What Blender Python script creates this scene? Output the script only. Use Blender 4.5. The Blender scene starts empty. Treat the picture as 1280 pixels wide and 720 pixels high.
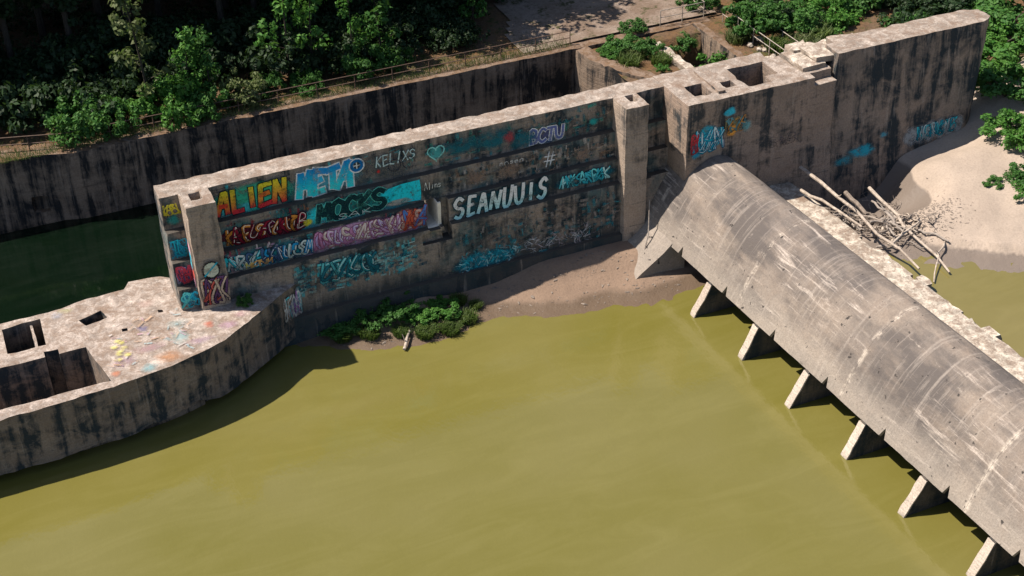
import bpy, bmesh, math, random
import numpy as np
from mathutils import Vector, Matrix, noise
from mathutils.geometry import delaunay_2d_cdt
R = math.radians
scene = bpy.context.scene
random.seed(7); rng = np.random.default_rng(7)
# ------------------------------------------------------------------ camera
# world frame: X along the long graffiti wall, Y away from the river, Z up (water at 0)
TH, PITCH, ROLL = R(22.8), R(34.2), R(-1.4)
def to_frame(v): # heading +Y of the survey frame turned into the wall frame
    c, s = math.cos(-TH), math.sin(-TH)
    return Vector((v[0]*c - v[1]*s, v[0]*s + v[1]*c, v[2]))
cf = Vector((0, math.cos(PITCH), -math.sin(PITCH))); cu = Vector((0, math.sin(PITCH), math.cos(PITCH))); cr = Vector((1, 0, 0))
crr = cr*math.cos(ROLL) + cu*math.sin(ROLL); cuu = cu*math.cos(ROLL) - cr*math.sin(ROLL)
a, b, c = to_frame(crr), to_frame(cuu), to_frame(-cf)
cam = bpy.data.cameras.new('camera'); cam.sensor_width = 36; cam.lens = 50.625; cam.clip_end = 1500
cam_o = bpy.data.objects.new('camera', cam); scene.collection.objects.link(cam_o)
cam_o.matrix_world = Matrix(((a.x, b.x, c.x, -6.879), (a.y, b.y, c.y, -55.588), (a.z, b.z, c.z, 40), (0, 0, 0, 1)))
scene.camera = cam_o
# ------------------------------------------------------------------ light
SUN_EL, SUN_HEAD = R(57), R(-27)         # light travels towards SUN_HEAD
w = bpy.data.worlds.new('World'); scene.world = w; w.use_nodes = True
nt = w.node_tree; sky = nt.nodes.new('ShaderNodeTexSky'); sky.sky_type = 'NISHITA'; sky.sun_disc = False
sky.sun_elevation = SUN_EL; sky.sun_rotation = math.atan2(-math.cos(SUN_HEAD), -math.sin(SUN_HEAD))
nt.links.new(sky.outputs[0], nt.nodes['Background'].inputs[0]); nt.nodes['Background'].inputs[1].default_value = 0.072
sl = bpy.data.lights.new('sun', 'SUN'); sl.energy = 5; sl.angle = R(0.5); sl.color = (1, 0.89, 0.77)
so = bpy.data.objects.new('sun', sl); scene.collection.objects.link(so)
d = Vector((math.cos(SUN_HEAD)*math.cos(SUN_EL), math.sin(SUN_HEAD)*math.cos(SUN_EL), -math.sin(SUN_EL)))
so.rotation_euler = d.to_track_quat('-Z', 'Y').to_euler()
scene.view_settings.view_transform = 'Standard'; scene.view_settings.look = 'None'
scene.view_settings.gamma = 1; scene.view_settings.exposure = 0.68
scene.render.resolution_x, scene.render.resolution_y = 1024, 576
# ------------------------------------------------------------------ materials
class NT:
    def __init__(s, name):
        s.m = bpy.data.materials.new(name); s.m.use_nodes = True; s.t = s.m.node_tree; s.n = s.t.nodes
        s.p = s.n['Principled BSDF']; s.out = s.n['Material Output']
    def add(s, ty, ins={}, **kw):
        x = s.n.new(ty)
        for k, v in kw.items(): setattr(x, k, v)
        for k, v in ins.items():
            if isinstance(v, bpy.types.NodeSocket): s.t.links.new(v, x.inputs[k])
            else: x.inputs[k].default_value = v
        return x
    def link(s, o, i): s.t.links.new(o, i)
    def pos(s, sc=(1, 1, 1)):
        g = s.add('ShaderNodeNewGeometry'); return s.add('ShaderNodeVectorMath', {0: g.outputs['Position'], 1: sc}, operation='MULTIPLY').outputs[0]
    def noise(s, sc, det=5, rough=.55, vec=None, dist=0):
        return s.add('ShaderNodeTexNoise', {'Vector': vec if vec else s.pos(), 'Scale': sc, 'Detail': det, 'Roughness': rough, 'Distortion': dist}).outputs['Fac']
    def ramp(s, f, a, b, lo=0., hi=1.):
        return s.add('ShaderNodeMapRange', {'Value': f, 'From Min': a, 'From Max': b, 'To Min': lo, 'To Max': hi}).outputs[0]
    def math(s, op, a, b=0.): return s.add('ShaderNodeMath', {0: a, 1: b}, operation=op).outputs[0]
    def mix(s, f, a, b, bt='MIX'):
        x = s.add('ShaderNodeMix', data_type='RGBA', blend_type=bt)
        for i, v in ((0, f), (6, a), (7, b)):
            if isinstance(v, bpy.types.NodeSocket): s.t.links.new(v, x.inputs[i])
            else: x.inputs[i].default_value = v if i == 0 else (*v, 1)
        return x.outputs[2]
    def bump(s, h, st, dist=.05, nrm=None):
        ins = {'Height': h, 'Strength': st, 'Distance': dist}
        if nrm: ins['Normal'] = nrm
        return s.add('ShaderNodeBump', ins).outputs[0]
    def fin(s, col, rough=.9, nrm=None, spec=.3):
        for k, v in (('Base Color', col), ('Roughness', rough)):
            if isinstance(v, bpy.types.NodeSocket): s.link(v, s.p.inputs[k])
            else: s.p.inputs[k].default_value = v if k == 'Roughness' else (*v, 1)
        s.p.inputs['Specular IOR Level'].default_value = spec
        if nrm: s.link(nrm, s.p.inputs['Normal'])
        return s.m

def concrete(name, c1, c2, stain=.7, stain_col=(.013, .028, .038), tan=(.22, .155, .11), thr=(.47, .6), boards=.35, top=(.41, .35, .3), teal=0, moss_below=None, dark_below=None, streak=.55, sfreq=1.5):
    gr = lambda c: tuple(.95*x + .05*sum(c)/3 for x in c)
    c1, c2, tan, top = gr(c1), gr(c2), gr(tan), gr(top)
    s = NT(name)
    big = s.noise(.4, 3); mid = s.noise(1.7, 6, .68); fine = s.noise(13, 4, .7); blot = s.noise(.95, 6, .7, s.pos((1, 1, 1.25)), .6)
    g = s.add('ShaderNodeNewGeometry'); nz = s.add('ShaderNodeSeparateXYZ', {0: g.outputs['Normal']}).outputs[2]
    z = s.add('ShaderNodeSeparateXYZ', {0: g.outputs['Position']}).outputs[2]
    vert = s.ramp(nz, .75, .4)
    col = s.mix(s.ramp(big, .35, .65), c1, c2)
    col = s.mix(s.ramp(mid, .35, .72, 0, .85), col, tan)
    # rain streaks and algae patches on upright faces
    st1 = s.noise(1.0, 6, .68, s.pos((sfreq, sfreq, .1*sfreq)), .4)
    f = s.ramp(s.math('ADD', s.math('MULTIPLY', st1, streak), s.math('ADD', s.math('MULTIPLY', blot, 1.02-streak), s.ramp(s.noise(.22, 3, .5, s.pos((1, 1, 2.2))), .3, .7, -.055, .055))), *thr)
    if dark_below:
        f = s.math('MAXIMUM', f, s.ramp(s.math('ADD', z, s.math('MULTIPLY', st1, 2.5)), dark_below+1.6, dark_below+.6, 0, .9))
    fr = s.math('FRACT', s.math('ADD', s.math('MULTIPLY', z, .78), s.math('MULTIPLY', mid, .06)))
    f = s.math('MAXIMUM', f, s.math('MULTIPLY', s.ramp(s.math('ABSOLUTE', s.math('SUBTRACT', fr, .5)), .035, .008, 0, .75), s.ramp(st1, .42, .58)))
    f = s.math('MULTIPLY', f, s.math('MULTIPLY', vert, stain))
    patch = s.noise(2.4, 7, .74, None, .5)
    up = s.mix(s.ramp(mid, .42, .6), top, tuple(.6*x for x in top))
    up = s.mix(s.ramp(patch, .46, .58, 0, .8), up, (.24, .18, .14))
    up = s.mix(s.ramp(patch, .42, .36, 0, .8), up, tuple(min(.75, 1.35*x) for x in top))
    up = s.mix(s.ramp(blot, .54, .66, 0, .85), up, (.22, .155, .115))
    up = s.mix(s.ramp(s.noise(5, 5, .75), .62, .69, 0, .8), up, (.1, .075, .06))
    if moss_below: up = s.mix(s.ramp(z, moss_below-.1, moss_below+.1), (.08, .072, .062), up)
    col = s.mix(vert, up, col)
    if teal: col = s.mix(s.math('MULTIPLY', s.ramp(s.noise(.6, 4, .65, s.pos((1, 1, .9))), .46, .62, 0, teal), vert), col, (.03, .11, .125))
    col = s.mix(f, col, stain_col)
    wh = s.noise(1, 5, .6, s.pos((4.2, 4.2, .3)))
    col = s.mix(s.math('MULTIPLY', s.ramp(wh, .6, .72, 0, .45), vert), col, (.42, .36, .31))
    col = s.mix(s.ramp(fine, .4, .75, .0, .5), col, (.06, .05, .045))
    bd = s.add('ShaderNodeTexWave', {'Vector': s.pos(), 'Scale': 1.35, 'Distortion': 1.2, 'Detail': 1}, bands_direction='Z').outputs['Fac']
    h = s.math('ADD', s.math('MULTIPLY', fine, .5), s.math('ADD', s.math('MULTIPLY', s.ramp(bd, .0, .25), boards*.35), s.math('MULTIPLY', mid, .9)))
    return s.fin(col, .93, s.bump(h, .75, .07), .2)

M = {}
M['wall'] = concrete('graffiti_wall_concrete', (.42, .34, .28), (.27, .23, .2), .93, thr=(.48, .59), teal=.75, moss_below=8, dark_below=2.3, tan=(.34, .26, .2))
M['pier'] = concrete('pier_concrete', (.5, .4, .32), (.37, .3, .245), .75, thr=(.515, .63), tan=(.38, .29, .22))
M['block'] = concrete('block_concrete', (.4, .3, .235), (.29, .225, .18), .9, thr=(.495, .6), tan=(.29, .21, .155))
M['right'] = concrete('right_wall_concrete', (.34, .265, .21), (.22, .18, .15), .96, thr=(.46, .58), tan=(.31, .23, .17), streak=.62)
M['lock'] = concrete('lock_wall_concrete', (.36, .27, .2), (.22, .17, .13), .97, thr=(.455, .575), top=(.17, .105, .06), streak=.68, sfreq=1.9, stain_col=(.012, .016, .02))
M['deck'] = concrete('deck_concrete', (.3, .24, .19), (.2, .165, .14), .95, thr=(.47, .57), top=(.46, .39, .34))
M['bench'] = concrete('ledge_concrete', (.46, .39, .32), (.38, .33, .27), .4, top=(.62, .55, .46))
M['butt_shade'] = concrete('buttress_shaded_concrete', (.17, .14, .115), (.11, .095, .08), .9, tan=(.13, .105, .085), thr=(.45, .6), dark_below=.15)  # shade of the buttress sides put into the base colour, plus waterline stain

def mat_apron():
    s = NT('spillway_concrete')
    big = s.noise(.3, 4); mid = s.noise(1.3, 7, .7); fine = s.noise(12, 5, .75)
    col = s.mix(s.ramp(big, .4, .6), (.285, .24, .2), (.2, .172, .152))
    col = s.mix(s.ramp(mid, .4, .68, 0, .75), col, (.235, .188, .152))
    dk = s.noise(.42, 7, .68, s.pos((1.6, .5, 1.5)))                       # grey weathering
    col = s.mix(s.ramp(dk, .41, .58, 0, .9), col, (.095, .085, .082))
    run = s.noise(1, 7, .75, s.pos((.25, 4.2, .25)), .4)                   # scour marks down the slope
    col = s.mix(s.ramp(run, .53, .68, 0, .5), col, (.42, .37, .325))
    run2 = s.noise(1, 7, .75, s.pos((3.4, .3, 3.4)), .4)                   # drag marks along the crest
    col = s.mix(s.math('MULTIPLY', s.ramp(run2, .53, .64, 0, .85), s.ramp(s.noise(.35, 3), .42, .6)), col, (.55, .48, .42))
    x = s.add('ShaderNodeSeparateXYZ', {0: s.pos()}).outputs[2]
    col = s.mix(s.ramp(s.math('ADD', x, s.math('MULTIPLY', mid, 1.6)), 4.3, 3.0, 0, .5), col, (.42, .37, .315))  # lime washed lower edge
    wv = s.add('ShaderNodeVectorMath', {0: s.pos((.36, .14, .36)), 1: s.add('ShaderNodeVectorMath', {0: s.add('ShaderNodeTexNoise', {'Vector': s.pos(), 'Scale': 1.1, 'Detail': 6}).outputs['Color'], 1: (.3, .3, .3)}, operation='MULTIPLY').outputs[0]}, operation='ADD').outputs[0]
    v = s.add('ShaderNodeTexVoronoi', {'Vector': wv, 'Scale': 1}, feature='DISTANCE_TO_EDGE').outputs['Distance']
    col = s.mix(s.math('MULTIPLY', s.ramp(v, .008, .001, 0, .6), s.ramp(s.noise(.9, 6, .75), .55, .65)), col, (.5, .44, .38))
    yy = s.add('ShaderNodeSeparateXYZ', {0: s.pos()}).outputs[1]                                        # lime along the pour joints
    fr = s.math('FRACT', s.math('ADD', s.math('MULTIPLY', yy, 1/7.74), s.math('ADD', s.math('MULTIPLY', mid, .012), .72)))
    jd = s.math('ABSOLUTE', s.math('SUBTRACT', fr, .5))
    col = s.mix(s.math('MULTIPLY', s.ramp(jd, .022, .004, 0, .85), s.ramp(s.noise(1.4, 6, .75), .47, .58)), col, (.6, .53, .45))
    col = s.mix(s.ramp(jd, .0016, .0006, 0, .6), col, (.06, .05, .045))
    col = s.mix(s.ramp(s.noise(3.4, 4, .5), .67, .71), col, (.045, .04, .038))
    col = s.mix(s.ramp(fine, .4, .72, 0, .5), col, (.1, .085, .075))
    h = s.math('ADD', s.math('MULTIPLY', fine, .6), mid)
    return s.fin(col, .9, s.bump(h, .7, .07), .25)
M['apron'] = mat_apron()

def mat_sand(name, dry, wet, wz, rock=.0):
    s = NT(name); big = s.noise(.5, 5); fine = s.noise(9, 6, .7)
    col = s.mix(s.ramp(big, .3, .7), dry, tuple(.8*x for x in dry))
    z = s.add('ShaderNodeSeparateXYZ', {0: s.pos()}).outputs[2]
    zz = s.math('ADD', z, s.math('MULTIPLY', s.noise(1.1, 5), .12))
    f = s.ramp(zz, wz+.16, wz+.06)
    col = s.mix(f, col, wet)
    col = s.mix(s.ramp(fine, .45, .75, 0, .45), col, tuple(.45*x for x in dry))
    r = s.ramp(f, 0, 1, .95, .55)
    h = s.math('ADD', s.math('MULTIPLY', fine, .4), s.noise(2.5, 6, .65))
    return s.fin(col, r, s.bump(h, .6, .08), .3)
M['sand'] = mat_sand('bar_sand', (.26, .185, .135), (.12, .085, .058), .14)
M['sand_up'] = mat_sand('bank_sand', (.4, .33, .27), (.17, .14, .118), 2.5)
def mat_soil():
    s = NT('forest_soil'); a = s.noise(.7, 6, .65); b = s.noise(5, 6, .7)
    col = s.mix(s.ramp(a, .38, .62), (.13, .088, .058), (.145, .082, .038))
    col = s.mix(s.ramp(s.noise(1.6, 7, .7), .52, .64), col, (.045, .06, .015))
    col = s.mix(s.ramp(b, .45, .7, 0, .7), col, (.05, .035, .025))
    return s.fin(col, .95, s.bump(s.math('ADD', b, a), .8, .1), .2)
M['soil'] = mat_soil()
def mat_path():
    s = NT('dirt_path'); a = s.noise(.6, 6, .65); b = s.noise(6, 6, .7)
    col = s.mix(s.ramp(a, .4, .6), (.26, .21, .175), (.17, .125, .095))
    col = s.mix(s.ramp(s.noise(1.3, 7, .7), .56, .64), col, (.06, .06, .025))
    col = s.mix(s.ramp(b, .5, .7, 0, .6), col, (.08, .06, .05))
    return s.fin(col, .95, s.bump(b, .7, .08), .2)
M['path'] = mat_path()
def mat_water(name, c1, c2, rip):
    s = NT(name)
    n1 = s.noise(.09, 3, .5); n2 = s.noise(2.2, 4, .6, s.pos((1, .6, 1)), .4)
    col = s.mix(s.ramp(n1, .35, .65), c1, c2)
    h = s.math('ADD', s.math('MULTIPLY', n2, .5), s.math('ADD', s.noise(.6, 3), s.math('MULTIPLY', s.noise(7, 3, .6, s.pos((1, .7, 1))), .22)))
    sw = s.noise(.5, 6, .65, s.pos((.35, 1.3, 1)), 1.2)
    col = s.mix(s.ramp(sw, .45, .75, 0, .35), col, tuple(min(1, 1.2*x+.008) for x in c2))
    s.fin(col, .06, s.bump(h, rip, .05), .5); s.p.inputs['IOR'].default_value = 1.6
    return s.m
M['water'] = mat_water('river_water', (.128, .116, .022), (.15, .135, .04), .32)
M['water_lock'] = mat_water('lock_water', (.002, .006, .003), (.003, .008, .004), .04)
M['water_up'] = mat_water('pond_water', (.15, .128, .035), (.17, .145, .05), .3)
def mat_leaf(name, c1, c2, tr=.35):
    s = NT(name); info = s.add('ShaderNodeObjectInfo').outputs['Random']
    g = s.add('ShaderNodeNewGeometry').outputs['Random Per Island']
    col = s.mix(g, c1, c2); col = s.mix(s.math('MULTIPLY', info, .45), col, tuple(.6*x for x in c1))
    df = s.add('ShaderNodeBsdfPrincipled', {'Base Color': col, 'Roughness': .6, 'Specular IOR Level': .3})
    tl = s.add('ShaderNodeBsdfTranslucent', {'Color': s.mix(.5, col, (.1, .2, .03))})
    mx = s.add('ShaderNodeMixShader', {0: tr, 1: df.outputs[0], 2: tl.outputs[0]})
    s.n.remove(s.p); s.link(mx.outputs[0], s.out.inputs[0]); return s.m
M['leaf'] = mat_leaf('shrub_leaf', (.035, .13, .022), (.09, .21, .045))
M['leaf_lite'] = mat_leaf('bright_leaf', (.045, .17, .022), (.12, .27, .05))
M['leaf_dry'] = mat_leaf('dry_leaf', (.09, .13, .04), (.17, .2, .08))
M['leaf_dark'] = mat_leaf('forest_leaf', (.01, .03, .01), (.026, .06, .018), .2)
M['grass'] = mat_leaf('grass_blade', (.04, .085, .012), (.1, .14, .03))
def plain(name, c1, c2, sc, rough=.85, vec=(1, 1, 1), metal=0):
    s = NT(name); f = s.noise(sc, 6, .65, s.pos(vec)); s.p.inputs['Metallic'].default_value = metal
    return s.fin(s.mix(s.ramp(f, .35, .65), c1, c2), rough, s.bump(f, .5, .03), .3)
M['bark'] = plain('bark', (.06, .05, .04), (.025, .02, .016), 6, vec=(3, 3, .6))
M['butt_lit'] = concrete('sunlit_front_strip', (.6, .52, .44), (.5, .42, .35), .8, tan=(.54, .46, .38), thr=(.57, .68), dark_below=-.15)  # sunlight on the buttress fronts put into a pale colour
M['drift'] = plain('driftwood', (.5, .43, .36), (.24, .2, .165), 5)
M['drift_grey'] = plain('grey_driftwood', (.36, .32, .28), (.2, .17, .15), 6)
M['drift_dark'] = plain('weathered_log', (.26, .215, .18), (.12, .1, .085), 5)
M['rust'] = plain('rusty_steel', (.16, .1, .07), (.08, .06, .05), 12, .7)
M['white'] = plain('sunlit_jamb', (.88, .8, .7), (.74, .66, .56), 3)  # pale colour stands in for sunlight on the window jamb and sill
M['paint_white'] = plain('weathered_pipe', (.4, .37, .33), (.25, .2, .16), 9, .7)
def mat_paint():
    s = NT('spray_paint'); at = s.add('ShaderNodeVertexColor', layer_name='Col')
    n = s.noise(2.2, 7, .68); n2 = s.noise(9, 5, .7)
    col = s.mix(s.ramp(n2, .5, .8, 0, .3), at.outputs['Color'], (.05, .05, .05))
    wear = s.math('MULTIPLY', s.ramp(n, .35, .5, .2, 1), s.ramp(n2, .34, .5, .45, 1))
    tr = s.add('ShaderNodeBsdfTransparent'); df = s.add('ShaderNodeBsdfDiffuse', {'Color': col})
    mx = s.add('ShaderNodeMixShader', {0: s.math('MULTIPLY', at.outputs['Alpha'], wear), 1: tr.outputs[0], 2: df.outputs[0]})
    s.n.remove(s.p); s.link(mx.outputs[0], s.out.inputs[0]); return s.m
M['paint'] = mat_paint()
# ------------------------------------------------------------------ object helpers
COL = scene.collection.objects
def tag(o, label=None, cat=None, group=None, kind=None):
    for k, v in (('label', label), ('category', cat), ('group', group), ('kind', kind)):
        if v: o[k] = v
    return o
def empty(name, loc, *t, **k):
    o = bpy.data.objects.new(name, None); COL.link(o); o.location = loc; o.empty_display_size = .3
    return tag(o, *t, **k)
def link(name, me, mat, parent=None):
    if mat and not me.materials: me.materials.append(mat)
    o = bpy.data.objects.new(name, me); COL.link(o)
    if parent:
        o.parent = parent
        o.matrix_parent_inverse = Matrix.Translation(parent.location).inverted()
    return o
def mesh(name, v, f, smooth=None):
    me = bpy.data.meshes.new(name); me.from_pydata([tuple(p) for p in v], [], f); me.update()
    if smooth:
        me.polygons.foreach_set('use_smooth', [True]*len(me.polygons)); me.set_sharp_from_angle(angle=R(smooth))
    return me
def nz(p, s, k=0): return noise.noise(Vector((p[0]*s + 17.3*k, p[1]*s - 9.1*k, p[2]*s + 4.7*k)))
def nvec(p, s, k=0): return Vector((nz(p, s, k+1), nz(p, s, k+2), nz(p, s, k+3)))
def refine(bs, step):
    bs = sorted(set(round(x, 4) for x in bs)); out = [bs[0]]
    for p, q in zip(bs, bs[1:]):
        n = max(1, int(math.ceil((q-p)/step - 1e-6))); out += [p + (q-p)*i/n for i in range(1, n+1)]
    return out
def voxel(name, ops, mat, parent=None, step=.45, rough=.014, chip=.06, deform=None):
    """solid from boxes: ops = ('+'|'-', x0,x1,y0,y1,z0,z1); shared vertices, worn edges"""
    xs = refine([o[i] for o in ops for i in (1, 2)], step); ys = refine([o[i] for o in ops for i in (3, 4)], step); zs = refine([o[i] for o in ops for i in (5, 6)], step)
    nx, ny, nzz = len(xs)-1, len(ys)-1, len(zs)-1
    cx = (np.array(xs[1:])+np.array(xs[:-1]))/2; cy = (np.array(ys[1:])+np.array(ys[:-1]))/2; cz = (np.array(zs[1:])+np.array(zs[:-1]))/2
    occ = np.zeros((nx+2, ny+2, nzz+2), bool); core = occ[1:-1, 1:-1, 1:-1]
    for sg, x0, x1, y0, y1, z0, z1 in ops:
        m = ((cx > x0) & (cx < x1))[:, None, None] & ((cy > y0) & (cy < y1))[None, :, None] & ((cz > z0) & (cz < z1))[None, None, :]
        core[m] = sg == '+'
    vid = {}; V = []; F = []
    def vi(i, j, k):
        key = (i, j, k)
        if key not in vid:
            p = Vector((xs[i], ys[j], zs[k])); blk = occ[i:i+2, j:j+2, k:k+2]; n = int(blk.sum())
            g = Vector((0, 0, 0))
            if n < 8:
                for a_ in (0, 1):
                    for b_ in (0, 1):
                        for c_ in (0, 1):
                            if blk[a_, b_, c_]: g += Vector((a_-.5, b_-.5, c_-.5))
            q = p + nvec(p, .9)*rough*1.5 + nvec(p, 3.1, 5)*rough
            if 0 < n <= 2 and g.length > 0:
                t = max(0, nz(p, 1.7, 9)*1.6 + .25) + max(0, nz(p, 4.9, 4))
                q += g.normalized()*chip*t
            vid[key] = len(V); V.append(deform(q) if deform else q)
        return vid[key]
    for i, j, k in zip(*np.nonzero(core)):
        i, j, k = int(i), int(j), int(k); I, J, K = i+1, j+1, k+1
        if not occ[I-1, J, K]: F.append([vi(i, j, k), vi(i, j, k+1), vi(i, j+1, k+1), vi(i, j+1, k)])
        if not occ[I+1, J, K]: F.append([vi(i+1, j, k), vi(i+1, j+1, k), vi(i+1, j+1, k+1), vi(i+1, j, k+1)])
        if not occ[I, J-1, K]: F.append([vi(i, j, k), vi(i+1, j, k), vi(i+1, j, k+1), vi(i, j, k+1)])
        if not occ[I, J+1, K]: F.append([vi(i, j+1, k), vi(i, j+1, k+1), vi(i+1, j+1, k+1), vi(i+1, j+1, k)])
        if not occ[I, J, K-1]: F.append([vi(i, j, k), vi(i, j+1, k), vi(i+1, j+1, k), vi(i+1, j, k)])
        if not occ[I, J, K+1]: F.append([vi(i, j, k+1), vi(i+1, j, k+1), vi(i+1, j+1, k+1), vi(i, j+1, k+1)])
    return link(name, mesh(name, V, F, 35), mat, parent)
def densify(P, step, closed=True):
    out = []
    for p, q in zip(P, P[1:] + (P[:1] if closed else [])):
        n = max(1, int(math.ceil(math.dist(p, q)/step)))
        out += [(p[0]+(q[0]-p[0])*i/n, p[1]+(q[1]-p[1])*i/n) for i in range(n)]
    return out if closed else out + [P[-1]]
def catmull(P, n=6):
    out = []
    for i in range(len(P)-1):
        p0, p1, p2, p3 = P[max(i-1, 0)], P[i], P[i+1], P[min(i+2, len(P)-1)]
        for k in range(n):
            t = k/n
            out.append(tuple(.5*(2*p1[d] + (p2[d]-p0[d])*t + (2*p0[d]-5*p1[d]+4*p2[d]-p3[d])*t*t + (3*p1[d]-p0[d]-3*p2[d]+p3[d])*t**3) for d in range(len(p1))))
    return out + [P[-1]]
def prism(name, outer, holes, z0, z1, mat, parent=None, step=.45, rough=.014, chip=.05, hole_z=None, bottom_jag=0):
    """plan polygon with openings, raised from z0 to z1; openings reach down to hole_z"""
    hole_z = hole_z or [z0]*len(holes)
    loops = [densify(outer, step)] + [densify(h, step) for h in holes]
    pts = []; edges = []; rim = set()
    for L in loops:
        s0 = len(pts); pts += [Vector(p) for p in L]; rim |= set(range(s0, len(pts)))
        edges += [(s0+i, s0+(i+1) % len(L)) for i in range(len(L))]
    xs = [p[0] for p in outer]; ys = [p[1] for p in outer]
    def inside(L, x, y):
        r = False
        for (x1, y1), (x2, y2) in zip(L, L[1:]+L[:1]):
            if (y1 > y) != (y2 > y) and x < (x2-x1)*(y-y1)/(y2-y1)+x1: r = not r
        return r
    gx = np.arange(min(xs)+.2, max(xs), step); gy = np.arange(min(ys)+.2, max(ys), step)
    for x in gx:
        for y in gy:
            if inside(outer, x, y) and not any(inside(h, x, y) for h in holes) and min((p.x-x)**2+(p.y-y)**2 for p in pts[:len(rim)]) > .04: pts.append(Vector((x, y)))
    vo, ed, fa, *_ = delaunay_2d_cdt(pts, edges, [], 0, 1e-5)
    F = []
    for f in fa:
        cx = sum(vo[i].x for i in f)/len(f); cy = sum(vo[i].y for i in f)/len(f)
        if inside(outer, cx, cy) and not any(inside(h, cx, cy) for h in holes): F.append(list(f))
    def wob(p, edge):
        q = p + nvec(p, .9)*rough*1.5 + nvec(p, 3.1, 5)*rough
        if edge: q.z -= chip*(max(0, nz(p, 1.7, 9)*1.6+.2)+max(0, nz(p, 4.9, 4)))
        return q
    V = [wob(Vector((p.x, p.y, z1)), i in rim) for i, p in enumerate(vo)]
    base = 0
    for li, L in enumerate(loops):
        zb = z0 if li == 0 else hole_z[li-1]; n = max(1, int((z1-zb)/step)); m = len(L); ids = [[base+i for i in range(m)]]
        for k in range(1, n+1):
            z = z1+(zb-z1)*k/n; row = []
            for i in range(m):
                p = Vector((*L[i], z)); q = wob(p, False)
                if k == n and li == 0 and bottom_jag: q.z += bottom_jag*max(0, nz(p, .8, 3)+.3*nz(p, 3, 2))
                row.append(len(V)); V.append(q)
            ids.append(row)
        for k in range(n):
            for i in range(m):
                j = (i+1) % m; F.append([ids[k][i], ids[k+1][i], ids[k+1][j], ids[k][j]])
        if li and hole_z[li-1] > z0+.01: F.append(list(ids[-1]))
        base += m
    me = mesh(name, V, F, 35); bm = bmesh.new(); bm.from_mesh(me); bmesh.ops.recalc_face_normals(bm, faces=bm.faces); bm.to_mesh(me); bm.free()
    return link(name, me, mat, parent)
def tube(V, F, P, rad, n=6):
    P = [Vector(p) for p in P]; s0 = len(V)
    for i, p in enumerate(P):
        t = (P[min(i+1, len(P)-1)]-P[max(i-1, 0)]).normalized(); u = t.cross(Vector((.3, .2, 1)) if abs(t.z) < .9 else Vector((1, 0, 0))).normalized(); v = t.cross(u)
        r = rad[i] if isinstance(rad, (list, tuple)) else rad
        for k in range(n): an = 2*math.pi*k/n; V.append(p + (u*math.cos(an)+v*math.sin(an))*r)
    for i in range(len(P)-1):
        for k in range(n):
            k2 = (k+1) % n; F.append([s0+i*n+k, s0+i*n+k2, s0+(i+1)*n+k2, s0+(i+1)*n+k])
    F.append([s0+k for k in range(n)][::-1]); F.append([s0+(len(P)-1)*n+k for k in range(n)])
def grid(name, xs, ys, zf, mat, keep=None):
    V = [Vector((x, y, zf(x, y))) for y in ys for x in xs]; nx = len(xs)
    F = [[j*nx+i, j*nx+i+1, (j+1)*nx+i+1, (j+1)*nx+i] for j in range(len(ys)-1) for i in range(nx-1) if not keep or keep((xs[i]+xs[i+1])/2, (ys[j]+ys[j+1])/2)]
    me = mesh(name, V, F, 180); return link(name, me, mat)
def sstep(a, b, x): t = min(1, max(0, (x-a)/(b-a))); return t*t*(3-2*t)
def poly_dist(P, x, y):
    best = 1e9
    for (x1, y1), (x2, y2) in zip(P, P[1:]):
        L = (x2-x1)**2+(y2-y1)**2; t = min(1, max(0, ((x-x1)*(x2-x1)+(y-y1)*(y2-y1))/L)); dx, dy = x-x1-t*(x2-x1), y-y1-t*(y2-y1); d = math.hypot(dx, dy)
        if d < best: best = d; sg = ((x2-x1)*(y-y1)-(y2-y1)*(x-x1))
    return best if sg > 0 else -best
# ------------------------------------------------------------------ water and ground
def sheet(name, P, z, mat):
    o = link(name, mesh(name, [(x, y, z) for x, y in P], [list(range(len(P)))]), mat); return tag(o, kind='structure')
sheet('river_water', [(-160, -160), (29, -160), (29, -.6), (-160, -.6)], 0, M['water'])
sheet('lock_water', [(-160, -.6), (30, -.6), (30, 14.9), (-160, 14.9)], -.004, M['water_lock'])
sheet('pond_water', [(29, -160), (200, -160), (200, -12), (36, -10.2), (34, -8.9), (29, -8.3)], 2.4, M['water_up'])
EDGE = [(4, -1.2), (5.6, -2.2), (6.56, -2.76), (7.75, -3.5), (9.95, -4.1), (11.8, -4.25), (13.3, -3.6), (14.6, -3.7), (16.2, -4.5), (17.7, -5.0), (19.8, -5.05), (21.5, -5.9), (23.5, -5.6), (27, -5)]
def z_bar(x, y):
    d = poly_dist(EDGE, x, y)
    z = .3*d if d < 0 else .05*min(d, .3)+.6*sstep(.1, 3.2, d)+.5*sstep(2.2, 3.6, d)
    p = (x, y, 0); return z + .05*nz(p, .7)*sstep(0, 1, d) + .025*nz(p, 2.2) - .02
tag(grid('sand_bar', np.arange(3, 27.2, .2), np.arange(-7.4, .2, .2), z_bar, M['sand']), kind='structure')
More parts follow.
